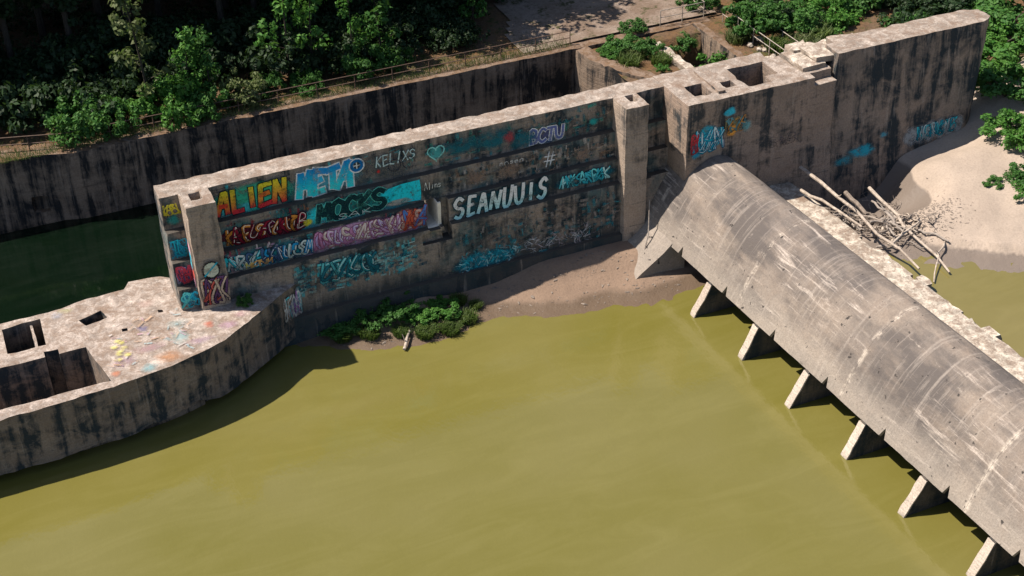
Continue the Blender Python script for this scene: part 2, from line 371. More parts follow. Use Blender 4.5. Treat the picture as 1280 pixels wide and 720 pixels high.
def z_up(x, y):
    p = (x, y, 0); d = (x-32.6)*.60+(y+10.6)*.80 + .35*nz(p, .35) + .12*nz(p, 1.1)
    z = 2.4 + (.16*d if d < 0 else .07*d)
    z += .32*sstep(1.25, 1.45, d)*sstep(33.8, 35.2, x) + .25*sstep(3, 7, d)
    hole = math.exp(-(((x-34.5)/2.7)**4+((y+4.1)/2.9)**4)); z -= 2.0*hole
    ch = sstep(-5.2, -3.2, y)*sstep(47, 38, x)*sstep(1, 0, y); z -= .75*ch
    z += 1.1*sstep(41, 50, x)*sstep(-16, -6, y) + .5*sstep(3, 9, x-40)*sstep(-10, -2, y)
    back = sstep(-.6, 1.5, y); z = z*(1-back)+back*(3.9+.02*(x-36))
    ch2 = sstep(31.7, 31.9, x)*sstep(35.0, 34.8, x); z -= 4.2*ch2*back*sstep(13.4, 13.2, y)
    return z + .08*nz(p, .8) + .05*nz(p, 2.3) + .025*nz(p, 5.1, 3)
tag(grid('upstream_sand', list(np.arange(28.9, 50, .25))+list(np.arange(50, 120, 3.)), [-80., -60., -45., -35., -28., -22.]+list(np.arange(-18, 15.4, .25)), z_up, M['sand_up'], keep=lambda x, y: not (y > -.2 and x < 43.1)), kind='structure')
tag(grid('bank_ground', list(np.arange(28.0, 50, .3))+list(np.arange(50, 120, 3.)), list(np.arange(-.6, 15.5, .3)), lambda x, y: z_up(x, y)+.02, M['soil'], keep=lambda x, y: (x < 43.4 or y > 2) and not (x < 31.5 and y < 8.6) and not (31.85 < x < 34.9 and y < 13.25)), kind='structure')
def z_for(x, y): p = (x, y, 0); return 3.97 + .04*max(0, y-17) + .12*nz(p, .35)*sstep(15.5, 19, y) + .04*nz(p, 1.3)
tag(grid('forest_floor', list(np.arange(-60, -12, 4.))+list(np.arange(-12, 50, .4))+list(np.arange(50, 140, 5.)), list(np.arange(15.2, 32, .4))+list(np.arange(32, 200, 8.)), z_for, M['soil']), kind='structure')
# ------------------------------------------------------------------ main graffiti wall
ZT = 8.5; Z1, Z2, Z3 = 6.85, 5.5, 4.3
main = empty('graffiti_wall', (0, 0, 0), 'long stepped concrete wall covered in graffiti with a lit flat top', 'wall')
main_y = {1: 0, 2: -.35, 3: -.7, 4: -1.05}
voxel('wall_body', [('+', 0, 24.9, 0, 1.25, -.6, ZT), ('+', 0, 24.9, -.35, 0, -.6, Z1), ('+', 0, 24.9, -.7, -.35, -.6, Z2), ('+', 0, 24.9, -1.05, -.7, -.6, Z3),
    ('+', 3, 24.9, -1.3, -1.05, -.6, 1.5), ('-', 11.95, 12.5, -1.05, 1.25, 4.2, 5.5), ('-', 12.66, 13.05, -1.05, -.4, 3.5, 5.5), ('-', 11.55, 13.05, -1.05, -.8, 3.5, 4.05),
    ('-', 11.86, 11.9, -.05, 0, Z1, ZT), ('-', 7.9, 7.93, -.03, 0, Z1, ZT)], M['wall'], main, step=.4)
voxel('pier', [('+', .85, 2.2, -1.4, .1, 3.0, ZT+.02), ('-', 1.25, 1.75, -.85, -.2, 5.6, ZT+.02)], M['pier'], main, step=.3)
voxel('pier', [('+', 22.0, 23.24, -1.4, .1, -.3, ZT+.02), ('-', 22.55, 23.0, -.75, -.1, 6.2, ZT+.02)], M['pier'], main, step=.3)
voxel('coping', [('+', 11.8, 12.1, -.02, 1.28, ZT-.05, ZT+.04)], M['pier'], main, step=.2)
voxel('window_jamb', [('+', 12.47, 12.64, -.78, .9, 4.1, 5.48), ('+', 11.93, 12.47, -.78, .9, 4.1, 4.26)], M['white'], main, step=.3, rough=.01, chip=.03)  # jamb and sill coloured pale as if sunlit
# ------------------------------------------------------------------ block at the dam's abutment and the tall wing wall
blk = empty('abutment_block', (28, 0, 0), 'pale concrete abutment block with square openings in its flat top', 'block')
voxel('block_body', [('+', 24.78, 33.2, -2.42, 1.25, -.5, ZT+.03), ('-', 25.6, 26.55, -1.65, -.55, 4.5, ZT+.03), ('-', 27.4, 28.0, -1.5, -.85, 5.5, ZT+.03), ('-', 28.45, 29.75, -1.85, .25, 3.5, ZT+.03),
    ('-', 29.75, 30.5, -1.2, .25, 6.3, ZT+.03), ('-', 31.0, 33.2, .5, 1.25, 7.2, ZT+.03), ('-', 31.9, 33.2, -2.42, -1.9, 8.1, ZT+.03)], M['block'], blk, step=.35,
    deform=lambda q: Vector((q.x, q.y - .13*max(0, 5.5-q.z)*sstep(29.5, 33, q.x)*(1 if q.y < -1.5 else 0), q.z)))
voxel('raised_curb', [('+', 26.75, 27.1, -1.9, .6, ZT-.1, ZT+.16)], M['block'], blk, step=.3)
wing = empty('wing_wall', (38, -1, 0), 'tall dark streaked concrete wing wall with rounded end by green trees', 'wall')
def wing_def(q):
    f = 1 if q.y < -1 else 0
    y = q.y - f*(.115*max(0, 9.2-q.z)*(1-.35*sstep(36, 43, q.x))) 
    x = q.x - .09*max(0, 9.2-q.z)*sstep(41, 43.2, q.x)*1.2 - (.55*sstep(36, 33.6, q.x)*max(0, 9.2-q.z)/3 if q.z > 5 else .55*sstep(36, 33.6, q.x)*1.4)
    e = max(0, q.x-42.3)
    y += (.5*e*e if f else -.35*e*e)
    return Vector((x, y, q.z))
voxel('wall_body', [('+', 33.6, 43.2, -1.8, -.1, .5, 9.2), ('-', 33.6, 34.1, -.6, -.1, 8.7, 9.2)], M['right'], wing, step=.35, deform=wing_def)
for i, (x0, x1, y0, y1, z0, z1) in enumerate([(31.6, 33.0, -1.7, .4, 8.4, 8.78), (32.5, 33.9, -1.5, .1, 8.7, 9.02), (32.1, 33.2, -.1, .8, 8.2, 8.95), (33.3, 34.6, .2, .9, 8.0, 8.7), (34.4, 36, -.15, .5, 8.3, 9.0)]):
    voxel('broken_slab', [('+', x0, x1, y0, y1, z0, z1)], M['bench'], wing, step=.25, chip=.12, rough=.03)
# ------------------------------------------------------------------ curved deck on the left
deck = empty('curved_deck', (-3, -2, 0), 'low sunlit concrete deck with curved edge, square holes and paint spots', 'deck')
front = catmull([(5.6, -.9), (4.6, -1.5), (3.6, -2.3), (2.5, -3.05), (1.2, -3.95), (-.4, -4.58), (-2, -4.98), (-5.2, -5.36), (-8.5, -5.48), (-20, -5.6)], 5)
back = [(-20, 1.4), (-5.5, 1.5), (-4.6, 1.62), (-3.66, 1.87), (-2.04, 1.81), (-1.74, 2.4), (-.3, 2.25), (0.4, 1.6), (5.6, 1.1)]
ZD = 3.2
prism('deck_body', front+back, [[(-7.6, -1.0), (-6.35, -1.0), (-5.97, -1.0), (-5.92, 1.15), (-6.3, 1.12), (-7.6, 1.0)], [(-4.35, .2), (-4.12, -.33), (-3.15, -.05), (-3.33, .6)],
    [(-19.5, -1.9), (-19.5, -4.95), (-3.85, -4.78), (-4.43, -1.95), (-5.55, -1.93), (-5.55, -1.5), (-6.15, -1.5), (-6.15, -1.93)], [(-.98, -.66), (-.98, -.46), (-.76, -.46), (-.76, -.66)], [(-2.75, -1.5), (-2.75, -1.28), (-2.5, -1.28), (-2.5, -1.5)]],
    .38, ZD, M['deck'], deck, hole_z=[.6, 1.8, .7, 2.3, 2.3], bottom_jag=.5)
inset = [(x-.35*(1 if x > 0 else 0), y+.55) for x, y in front]
prism('footing', inset+[(-20, .9), (5.2, .9)], [], -.8, .7, M['lock'], deck)
voxel('beam', [('+', -6.42, -6.28, -1.02, 1.14, 1.5, 3.0)], M['deck'], deck, step=.4)
# ------------------------------------------------------------------ spillway dam
spill = empty('spillway_dam', (26, -15, 0), 'sloping pale concrete spillway on a row of triangular buttresses', 'dam')
PROF = [(23.6, 1.75), (23.85, 2.4), (24.15, 3.05), (24.5, 3.7), (24.9, 4.3), (25.35, 4.8), (25.85, 5.18), (26.3, 5.4), (26.75, 5.48), (27.2, 5.4), (27.55, 5.17), (27.82, 4.85), (27.92, 4.5), (27.94, 2.6)]
def skew(x, y): return x + .046*(-y-7)
NOTCH = [-4.55-3.87*k for k in range(14)]
Ys = set(np.round(np.arange(-58, 0, .4), 3))
for n in NOTCH: Ys -= {y for y in Ys if abs(y-n) < .3}; Ys |= {n+.16, n+.01, n-.04, n-.18}
Ys = sorted(Ys, reverse=True)
V = []; F = []; np_ = len(PROF)
for side in (0, 1):
    for y in Ys:
        for i, (x, z) in enumerate(PROF):
            if side: x, z = x + (.1 if i < 11 else -.35), z - ((.1, .22)[i > 0] if i < 11 else .35)
            nt_ = max([1-abs(y-n)/.165 for n in NOTCH]+[0])
            if i == 0: x += .2*max(0, nt_-.1); z += .5*max(0, nt_-.1)
            
            p = Vector((skew(x, y), y, z)); p.z += .018*nz(p, .6)+.012*nz(p, 2.2, 2)+(.015*nz(p, 5, 3) if i == 0 else 0); p.x += .01*nz(p, 2.5, 4); V.append(p)
ny = len(Ys); o2 = ny*np_
for j in range(ny-1):
    for i in range(np_-1):
        q = [j*np_+i, (j+1)*np_+i, (j+1)*np_+i+1, j*np_+i+1]; F.append(q); F.append([o2+k for k in q[::-1]])
    F.append([j*np_, o2+j*np_, o2+(j+1)*np_, (j+1)*np_])
me = mesh('slab', V, F, 40); link('slab', me, M['apron'], spill)
# wedge of the apron that runs down to the sand beside the wall
V = []; F = []; P2 = [(23.72, 2.0), (23.2, 1.5), (22.6, 1.05), (22.0, .62), (21.3, .05), (20.9, -.3)]
yy = np.linspace(-.3, -3.75, 9)
for y in yy:
    for i, (x, z) in enumerate(P2):
        p = Vector((skew(x, y) + .12*(-y-3.75)*(i/5), y, z)); p.z += .02*nz(p, .9)+.01*nz(p, 3); V.append(p)
s0 = len(V)
for y in yy: V += [Vector((skew(24.4, y), y, 2.0)), Vector((skew(24.4, y), y, -.4))]
for j in range(len(yy)-1):
    for i in range(5): F.append([j*6+i+1, (j+1)*6+i+1, (j+1)*6+i, j*6+i])
j = (len(yy)-1)*6; F.append([j, j+1, j+2, j+3, j+4, j+5, len(V)-1, len(V)-2])
link('toe_wedge', mesh('toe_wedge', V, F, 40), M['apron'], spill)
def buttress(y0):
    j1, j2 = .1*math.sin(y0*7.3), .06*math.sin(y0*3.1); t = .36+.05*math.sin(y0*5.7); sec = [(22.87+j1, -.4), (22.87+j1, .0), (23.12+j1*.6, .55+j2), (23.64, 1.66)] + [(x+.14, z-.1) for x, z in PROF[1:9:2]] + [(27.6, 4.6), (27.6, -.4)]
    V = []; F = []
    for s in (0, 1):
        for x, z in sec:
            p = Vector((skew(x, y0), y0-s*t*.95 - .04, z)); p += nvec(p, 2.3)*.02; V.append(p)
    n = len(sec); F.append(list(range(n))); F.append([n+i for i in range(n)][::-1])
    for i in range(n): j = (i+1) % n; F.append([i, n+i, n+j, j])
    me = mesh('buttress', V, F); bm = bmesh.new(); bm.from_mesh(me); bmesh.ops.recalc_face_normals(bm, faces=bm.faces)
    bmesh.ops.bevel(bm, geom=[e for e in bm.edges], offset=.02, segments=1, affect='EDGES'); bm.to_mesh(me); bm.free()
    bo = link('buttress', me, M['butt_shade'], spill)
    V = []; F = []; L_ = [(22.82, -.1), (22.84, .05), (22.95, .3), (23.09, .57), (23.25, .9), (23.42, 1.25), (23.6, 1.62)]  # added strip over the front edge, coloured as its sunlit face
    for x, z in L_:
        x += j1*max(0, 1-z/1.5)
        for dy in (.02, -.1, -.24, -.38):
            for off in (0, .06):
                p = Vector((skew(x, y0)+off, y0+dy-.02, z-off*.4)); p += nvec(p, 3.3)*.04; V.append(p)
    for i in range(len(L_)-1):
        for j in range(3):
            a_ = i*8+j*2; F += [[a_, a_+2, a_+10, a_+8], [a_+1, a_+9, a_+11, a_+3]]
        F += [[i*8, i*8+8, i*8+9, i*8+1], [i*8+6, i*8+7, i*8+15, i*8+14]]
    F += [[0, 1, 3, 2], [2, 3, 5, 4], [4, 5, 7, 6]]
    nb_ = link('lit_front', mesh('lit_front', V, F, 50), M['butt_lit']); nb_.parent = bo; nb_.matrix_parent_inverse = bo.matrix_world.inverted() if False else Matrix.Identity(4)
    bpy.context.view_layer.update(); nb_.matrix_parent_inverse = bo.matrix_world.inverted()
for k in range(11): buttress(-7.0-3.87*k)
voxel('upstream_ledge', [('+', 27.7, 31.15, -58, -2.3, .5, 2.95)]+[('-', 30.95, 31.15, y, y+l, 2.4, 2.95) for y, l in ((-9.6, 1.1), (-12.6, .4), (-16.1, .5), (-24, 1))]+[('+', 31.15, 31.55, y, y+.8, 1.8, 2.9) for y in (-13.1, -17.6, -22)],
    M['bench'], spill, step=.4, chip=.09, rough=.03, deform=lambda q: Vector((skew(q.x, q.y)+.12*nz(q, .7)*sstep(30, 31, q.x)+.08*nz(q, 2.1, 3)*sstep(30.6, 31, q.x), q.y, q.z)))
# ------------------------------------------------------------------ lock walls behind
lock = empty('lock_wall', (10, 15, 0), 'dark streaked lock wall running behind the graffiti wall below forest', 'wall')
def lock_def(q): return Vector((q.x, q.y + .3*max(0, -2.2-q.x), q.z))
voxel('wall_body', [('+', -40, 36.2, 14.6, 15.9, -1, 4.0), ('-', -4.6, -3.8, 14.6, 15.0, .6, 1.5)], M['lock'], lock, step=.6, chip=.12, rough=.03, deform=lock_def)
endw = empty('lock_end_wall', (28, 10, 0), 'curved low wall closing the far end of the dark lock', 'wall')
V = catmull([(27.1, 14.5), (27.25, 13.0), (27.7, 11.9), (28.4, 10.4), (29.3, 8.8), (30.0, 7.0), (30.2, 1.3)], 5)
out = [(x-.1, y) for x, y in V]; inn = [(x+.75, y+.2) for x, y in V]
prism('wall_body', out+inn[::-1], [], -1, 4.0, M['lock'], endw, chip=.12, rough=.03)
chan = empty('channel_wall', (31.6, 8, 0), 'sunlit wall top edging the dark sunken channel behind the block', 'wall')
voxel('wall_body', [('+', 31.35, 31.9, 1.2, 13.2, -.5, 4.15)], M['bench'], chan, step=.4, chip=.1)
ch2 = empty('channel_wall', (35, 8, 0), 'shaded far wall of the sunken channel beside the leafy bush', 'wall')
voxel('wall_body', [('+', 34.85, 35.4, 1.2, 14.6, -.5, 4.1)], M['lock'], ch2, step=.4, chip=.1)
ter = grid('dirt_terrace', np.arange(24.0, 37, .35), np.arange(15.3, 26, .35), lambda x, y: z_for(x, y)+.06+.1*sstep(26, 28, x), M['path'], keep=lambda x, y: 23.5+.9*nz((x, y, 3), .3) + .25*(y-15) < x)
tag(ter, kind='structure')
# ------------------------------------------------------------------ graffiti (flat paint a few centimetres proud of the rough concrete)
FONT = {'A': [[(0, 0), (.42, 1), (.58, 1), (1, 0)], [(.2, .38), (.8, .38)]], 'L': [[(.1, 1), (.05, .05), (.9, 0)]], 'I': [[(.5, 1), (.5, 0)]], 'E': [[(.95, .95), (.1, 1), (.1, 0), (.95, .05)], [(.1, .52), (.75, .55)]],
 'N': [[(0, 0), (.08, 1), (.9, 0), (1, 1)]], 'M': [[(0, 0), (.12, 1), (.5, .35), (.88, 1), (1, 0)]], 'T': [[(0, .97), (1, 1)], [(.52, 1), (.48, 0)]], 'O': [[(.5, 1), (.1, .8), (.05, .3), (.4, 0), (.85, .15), (.95, .7), (.5, 1)]],
 'C': [[(.95, .85), (.5, 1), (.08, .7), (.08, .3), (.5, 0), (.95, .15)]], 'K': [[(.08, 1), (.05, 0)], [(.9, 1), (.1, .5), (.95, 0)]], 'S': [[(.92, .85), (.5, 1), (.1, .8), (.3, .55), (.8, .45), (.9, .2), (.5, 0), (.05, .12)]],
 'U': [[(.05, 1), (.08, .25), (.45, 0), (.85, .2), (.95, 1)]], 'B': [[(.1, 0), (.1, 1), (.75, .95), (.8, .65), (.15, .52), (.9, .4), (.85, .08), (.1, 0)]], 'X': [[(.05, 1), (.95, 0)], [(.95, 1), (.05, 0)]], 'H': [[(.05, 1), (.05, 0)], [(.95, 1), (.95, 0)], [(.05, .5), (.95, .5)]],
 'l': [[(.5, .95), (.5, 0)]], 'n': [[(.1, .55), (.1, 0)], [(.1, .4), (.5, .58), (.85, .4), (.85, 0)]], 's': [[(.85, .5), (.3, .55), (.2, .38), (.8, .22), (.65, 0), (.1, .05)]], 'e': [[(.1, .3), (.85, .32), (.6, .58), (.15, .4), (.25, .02), (.85, .08)]], 'i': [[(.5, .55), (.5, 0)]],
 '3': [[(.1, .95), (.8, .9), (.4, .55), (.9, .3), (.5, 0), (.05, .1)]], '#': [[(.3, 0), (.35, 1)], [(.7, 0), (.75, 1)], [(0, .35), (1, .4)], [(0, .68), (1, .72)]]}
class Paint:
    """strokes, blobs and letters on a surface given by at(u, v, lift)"""
    def __init__(s, at, base=.02): s.at = at; s.base = base; s.V = []; s.F = []; s.C = []; s.k = 0
    def poly(s, P, C):
        s.k += 1; n = len(s.V); l = s.k; s.V += [(u, v, l) for u, v in P]; s.C += C; s.F.append([n+i for i in range(len(P))])
    def stroke(s, P, wd, colf, alpha=1.):
        for i in range(len(P)-1):
            (x1, y1), (x2, y2) = P[i], P[i+1]; L = math.hypot(x2-x1, y2-y1) or 1e-6; nx, ny = -(y2-y1)/L*wd/2, (x2-x1)/L*wd/2
            ex, ey = (x2-x1)/L*wd*.3, (y2-y1)/L*wd*.3
            c1, c2 = (*colf(y1), alpha), (*colf(y2), alpha)
            s.poly([(x1+nx-ex, y1+ny-ey), (x1-nx-ex, y1-ny-ey), (x2-nx+ex, y2-ny+ey), (x2+nx+ex, y2+ny+ey)], [c1, c1, c2, c2])
    def blob(s, cx, cy, rx, ry, col, alpha=1., soft=.5, n=18, seed=0):
        s.k += 1; n0 = len(s.V); l = s.k; col = tuple(col)
        s.V.append((cx, cy, l)); s.C.append((*col, alpha))
        for ring, a_ in ((soft, alpha), (1, 0)):
            for i in range(n):
                t = 2*math.pi*i/n; r = ring*(1+.35*noise.noise(Vector((math.cos(t)*1.3+seed, math.sin(t)*1.3, seed*.7)))); s.V.append((cx+rx*r*math.cos(t), cy+ry*r*math.sin(t), l)); s.C.append((*col, a_))
        for i in range(n):
            j = (i+1) % n; s.F.append([n0, n0+1+i, n0+1+j]); s.F.append([n0+1+i, n0+1+n+i, n0+1+n+j, n0+1+j])
    def text(s, txt, u0, v0, u1, v1, wd, fill, line=None, lw=.06, shear=.1, seed=0, rise=0., gap=.18, hi=None):
        rr = random.Random(seed); n = len(txt); cw = (u1-u0)/n; h = v1-v0; out = []
        for i, ch in enumerate(txt):
            if ch == ' ': continue
            ku, kv, kr = rr.uniform(.85, 1.12), rr.uniform(.88, 1.15), rr.uniform(-.13, .13)
            for pl in FONT[ch]:
                P = []
                for (x, y) in pl:
                    xx = (x-.5)*cw*(1-gap)*ku; yy = (y-.5)*h*kv
                    P.append((u0+cw*(i+.5)+xx*math.cos(kr)-yy*math.sin(kr)+shear*yy+rr.uniform(-.03, .03)*h, v0+h/2+yy*math.cos(kr)+xx*math.sin(kr)+rise*(i+.5)/n+rr.uniform(-.03, .03)*h))
                out.append(catmull(P, 3) if ch in 'OCSUB' else P)
        if line:
            for P in out: s.stroke(P, wd+2*lw, lambda v: line)
        for P in out: s.stroke(P, wd, fill if callable(fill) else (lambda v: fill))
        if hi:
            for P in out: s.stroke([(x-wd*.22, y+wd*.18) for x, y in P], wd*.16, lambda v: hi)
    def wild(s, u0, v0, u1, v1, pal, line, n=10, wd=.14, seed=0, hi=None):
        """overlapping, stretched letter forms with outline, fill and light edge"""
        rr = random.Random(seed); h = v1-v0; w_ = u1-u0; keys = 'AENMTOCKSUBXRHS'.replace('R', 'K')
        for i in range(n):
            u = u0+w_*(i+.5)/n; cw = max(w_/n*1.5, h*.5); kr = rr.uniform(-.45, .45); sh = rr.uniform(-.3, .5); c_ = rr.choice(pal); d_ = tuple(.45*x for x in c_)
            for pl in FONT[rr.choice(keys)]:
                P = []
                for x, y in pl:
                    xx, yy = (x-.5)*cw*rr.uniform(.8, 1.2), (y-.5)*h*rr.uniform(.8, 1.12); P.append((min(u1, max(u0, u+xx*math.cos(kr)-yy*math.sin(kr)+sh*yy)), min(v1, max(v0, v0+h/2+yy*math.cos(kr)+xx*math.sin(kr)))))
                if rr.random() < .5: P.append((min(u1, max(u0, P[-1][0]+rr.uniform(-.3, .5)*h)), min(v1, max(v0, P[-1][1]+rr.uniform(-.4, .4)*h))))
                P = catmull(P, 3)
                if line: s.stroke(P, wd*1.5, lambda v: line)
                s.stroke(P, wd*rr.uniform(.8, 1.1), lin(v0, v1, d_, c_))
                if hi and rr.random() < .6: s.stroke([(x+wd*.25, y+wd*.25) for x, y in P], wd*.22, lambda v: hi)
    def smear(s, u0, v0, u1, v1, pal, n, seed, lw=(.02, .09), ll=(.08, .4), tilt=.12):
        rr = random.Random(seed)
        for i in range(n):
            u, v = rr.uniform(u0, u1), v0+(v1-v0)*min(1, max(0, rr.gauss(.5, .28))); L = rr.uniform(*ll); an = rr.choice((0, math.pi/2))+rr.gauss(0, tilt); L = min(L, v1-v+.12 if math.sin(an) > .3 else L); c_ = rr.choice(pal); k = rr.uniform(.7, 1.15)
            s.stroke([(u, v), (u+L*.5*math.cos(an), v+L*.5*math.sin(an)), (u+L*math.cos(an+.06), v+L*math.sin(an+.06))], rr.uniform(*lw)*(1 if tilt > 1 else 1.9), lambda v_: tuple(x*k for x in c_), rr.uniform(.25, .7))
    def done(s, parent, label):
        me = mesh('graffiti', [s.at(u, v, s.base+.018*k/s.k) for u, v, k in s.V], s.F); at_ = me.color_attributes.new('Col', 'FLOAT_COLOR', 'POINT')
        at_.data.foreach_set('color', np.clip(np.array(s.C, np.float32)*np.array([1.6, 1.6, 1.6, 1]), 0, .93).astype(np.float32).ravel())
        o = link('graffiti', me, M['paint'], parent); o['label'] = label
        if any(q in label for q in ('smears', 'marks', 'strokes')): o['kind'] = 'stuff'
        return o
def onwall(y): return lambda u, v, l: Vector((u, y-.04-l, v))
SMEAR_LIFT = .0
B1, B2, B3, B4 = onwall(0), onwall(-.35), onwall(-.7), onwall(-1.05)
W_, K_ = (.85, .85, .82), (.012, .012, .015); CY, BL, TQ = (.02, .5, .65), (.01, .12, .3), (.03, .32, .28)
def grad(v0, v1, c0, c1, c2):
    def f(v):
        t = min(1, max(0, (v-v0)/(v1-v0))); p, q, t = (c0, c1, t*2) if t < .5 else (c1, c2, t*2-1); return tuple(p[i]+(q[i]-p[i])*t for i in range(3))
    return f
def lin(v0, v1, c0, c1): return grad(v0, v1, c0, tuple((c0[i]+c1[i])/2 for i in range(3)), c1)
for nm_, Bk, v0, v1, cs in (('teal and grey wash behind the top row of lettering', B1, 6.9, 8.3, [(.03, .2, .2), (.1, .1, .1), (.05, .22, .26)]), ('dark wash behind the second row of lettering', B2, 5.55, 6.75, [(.05, .015, .02), (.02, .12, .13), (.02, .2, .26)]), ('turquoise and lilac wash behind the third row of lettering', B3, 4.35, 5.4, [(.02, .16, .22), (.3, .16, .28), (.04, .25, .3)])):
    p = Paint(Bk, .0)
    for k in range(14): p.blob(2.6+.65*k, v0+(v1-v0)*(.4+.25*math.sin(k*1.9)), .75, (v1-v0)*.5, cs[(k*5+len(nm_)) % 3] if nm_[0] != 't' or k < 6 else cs[1], .6, .35, seed=200+k)
    p.done(main, nm_)
p = Paint(B1); p.blob(4.0, 7.5, 1.9, .72, (.03, .3, .2), .95, .75, seed=1); p.blob(3.3, 7.15, 1.0, .3, (.05, .35, .4), .8, .6, seed=2); p.blob(5.2, 7.75, .6, .5, (.05, .33, .16), .9, .6, seed=3)
p.text('ALIEN', 2.4, 7.02, 5.6, 8.05, .22, grad(7.1, 7.95, (.5, .03, .04), (.55, .06, .03), (.62, .5, .03)), K_, .05, .12, 3, rise=.05); p.done(main, 'red and yellow graffiti letters reading ALIEN on green')
p = Paint(B1); p.blob(7.6, 7.5, 1.5, .55, (.08, .4, .55), .5, .5, seed=4); p.text('META', 6.15, 7.05, 8.75, 8.1, .31, lin(7.1, 8.05, (.02, .6, .8), (.01, .2, .48)), (.75, .93, .95), .06, .18, 5, rise=.08, gap=.1)
for r_, w2, c_ in ((.27, .2, (.01, .12, .32)), (.35, .06, (.6, .85, .88))):
    p.stroke([(8.95+r_*math.cos(t*.4), 7.98+r_*math.sin(t*.4)) for t in range(17)], w2, lambda v, c_=c_: c_)
p.stroke([(8.8, 7.98), (9.1, 7.98)], .05, lambda v: W_); p.stroke([(8.95, 7.83), (8.95, 8.13)], .05, lambda v: W_); p.done(main, 'bright blue and white graffiti letters reading META with a crossed circle')
p = Paint(B2); p.blob(7.1, 6.1, .9, .5, CY, .9, .6, seed=6); p.blob(8.6, 6.1, 1.9, .6, (.015, .13, .13), .95, .8, seed=5); p.text('MOCKS', 6.8, 5.68, 10.1, 6.6, .26, (.008, .03, .035), (.12, .5, .42), .025, .12, 7, rise=.06, gap=.12); p.text('SAK', 7.7, 5.62, 9.4, 5.85, .03, (.45, .5, .48), None, seed=8); p.done(main, 'black graffiti letters with pale green outline reading MOCKS')
p = Paint(B2)
p.poly([(10.2, 5.9), (10.8, 5.72), (11.82, 5.62), (11.84, 6.2), (11.8, 6.72), (10.9, 6.7), (10.25, 6.6), (10.05, 6.3)], [(.015, .5, .78, .97)]*8); p.blob(10.15, 6.25, .4, .4, (.015, .48, .75), .95, .5, seed=20)
p.blob(10.7, 5.8, .7, .18, (.3, .27, .24), .9, .6, seed=30); p.done(main, 'solid bright blue painted patch')
p = Paint(B2); p.blob(4.4, 5.95, 2.3, .5, (.06, .012, .02), .95, .85, seed=8); p.wild(2.6, 5.62, 6.2, 6.35, [(.2, .012, .03), (.35, .08, .03), (.12, .01, .05), (.5, .2, .04)], (.02, .008, .01), 13, .13, 11, (.75, .55, .5)); p.blob(6.3, 5.85, .25, .22, (.5, .45, .03), .9, .5, seed=9); p.done(main, 'dark maroon and orange wildstyle graffiti')
p = Paint(B3); p.blob(8.9, 4.9, 2.8, .52, (.4, .22, .38), .9, .85, seed=10); p.blob(10.9, 5.0, .8, .5, (.5, .2, .16), .9, .7, seed=12); p.wild(6.4, 4.5, 11.2, 5.32, [(.55, .34, .55), (.5, .22, .4), (.42, .3, .55), (.6, .45, .42)], (.16, .05, .1), 22, .12, 13, (.75, .65, .7)); p.wild(10.7, 4.5, 11.85, 5.4, [(.6, .12, .06), (.08, .2, .5), (.55, .35, .3)], (.2, .03, .03), 6, .12, 14); p.done(main, 'pink and lilac wildstyle graffiti beside the window opening')
p = Paint(B3); p.blob(4.3, 4.75, 2.2, .45, (.01, .12, .15), .9, .8, seed=13); p.wild(2.3, 4.45, 6.3, 5.15, [(.03, .45, .55), (.02, .25, .5), (.45, .55, .55), (.05, .1, .2)], (.01, .02, .04), 19, .11, 15, (.7, .8, .8)); p.wild(3.2, 4.4, 4.4, 4.7, [(.55, .3, .1), (.45, .4, .1)], None, 5, .06, 16); p.done(main, 'blue and turquoise wildstyle graffiti low beside the pier')
p = Paint(onwall(-1.43)); p.stroke([(1.5+.38*math.cos(t*.35), 5.25+.4*math.sin(t*.35)) for t in range(19)], .09, lambda v: K_); p.blob(1.5, 5.25, .36, .38, (.45, .5, .4), .8, .9, seed=14); p.stroke([(1.2, 5.0), (1.8, 5.55)], .08, lambda v: (.02, .3, .4)); p.wild(1.0, 3.5, 2.1, 4.8, [(.5, .1, .08), (.02, .25, .35), (.1, .05, .12), (.5, .4, .3)], K_, 9, .1, 17); p.done(main, 'round emblem and colourful scrawl at the foot of the pier')
p = Paint(B1); p.text('KELIXS', 9.85, 7.65, 11.8, 8.15, .05, (.45, .55, .55), (.08, .13, .15), .02, .1, 18, rise=.05); 
for cx in (10.75, 11.45): p.stroke([(cx+.3*math.cos(t*.36), 7.55+.3*math.sin(t*.36)) for t in range(19)], .035, lambda v: (.02, .02, .03))
p.blob(9.95, 7.42, .12, .12, (.4, .03, .03), .9, .4, seed=15); p.done(main, 'pale scrawled tag above two thin black circles')
p = Paint(B1); H_ = [(12.8+.42*math.sin(t)**3, 7.72+.027*(13*math.cos(t)-5*math.cos(2*t)-2*math.cos(3*t)-math.cos(4*t))) for t in np.linspace(0, 6.28, 25)]
p.blob(12.8, 7.74, .38, .33, (.06, .3, .3), .85, .7, seed=16); p.stroke(H_, .06, lambda v: (.2, .5, .48)); p.done(main, 'small turquoise painted heart')
p = Paint(B1)
for k, (u, v, rx, ry) in enumerate([(14.2, 7.75, 1.2, .5), (15.7, 7.7, 1.3, .55), (17.2, 7.4, .9, .5)]): p.blob(u, v, rx, ry, (.015, .1, .13), .8, .5, seed=40+k)
p.blob(16.5, 7.65, .35, .4, (.3, .05, .06), .7, .4, seed=44); p.done(main, 'faded dark teal and red paint smears')
p = Paint(B1); p.blob(20.9, 7.5, .3, .22, (.02, .25, .25), .9, .4, seed=45); p.done(main, 'green paint dot near the tall pier')
p = Paint(B1); p.blob(18.4, 7.3, 1.1, .45, (.06, .07, .16), .8, .7, seed=46); p.text('BCTU', 17.55, 7.05, 19.35, 7.68, .13, (.1, .12, .28), (.65, .65, .7), .04, .08, 21, rise=.0, gap=.1); p.done(main, 'white outlined graffiti letters reading BCTU')
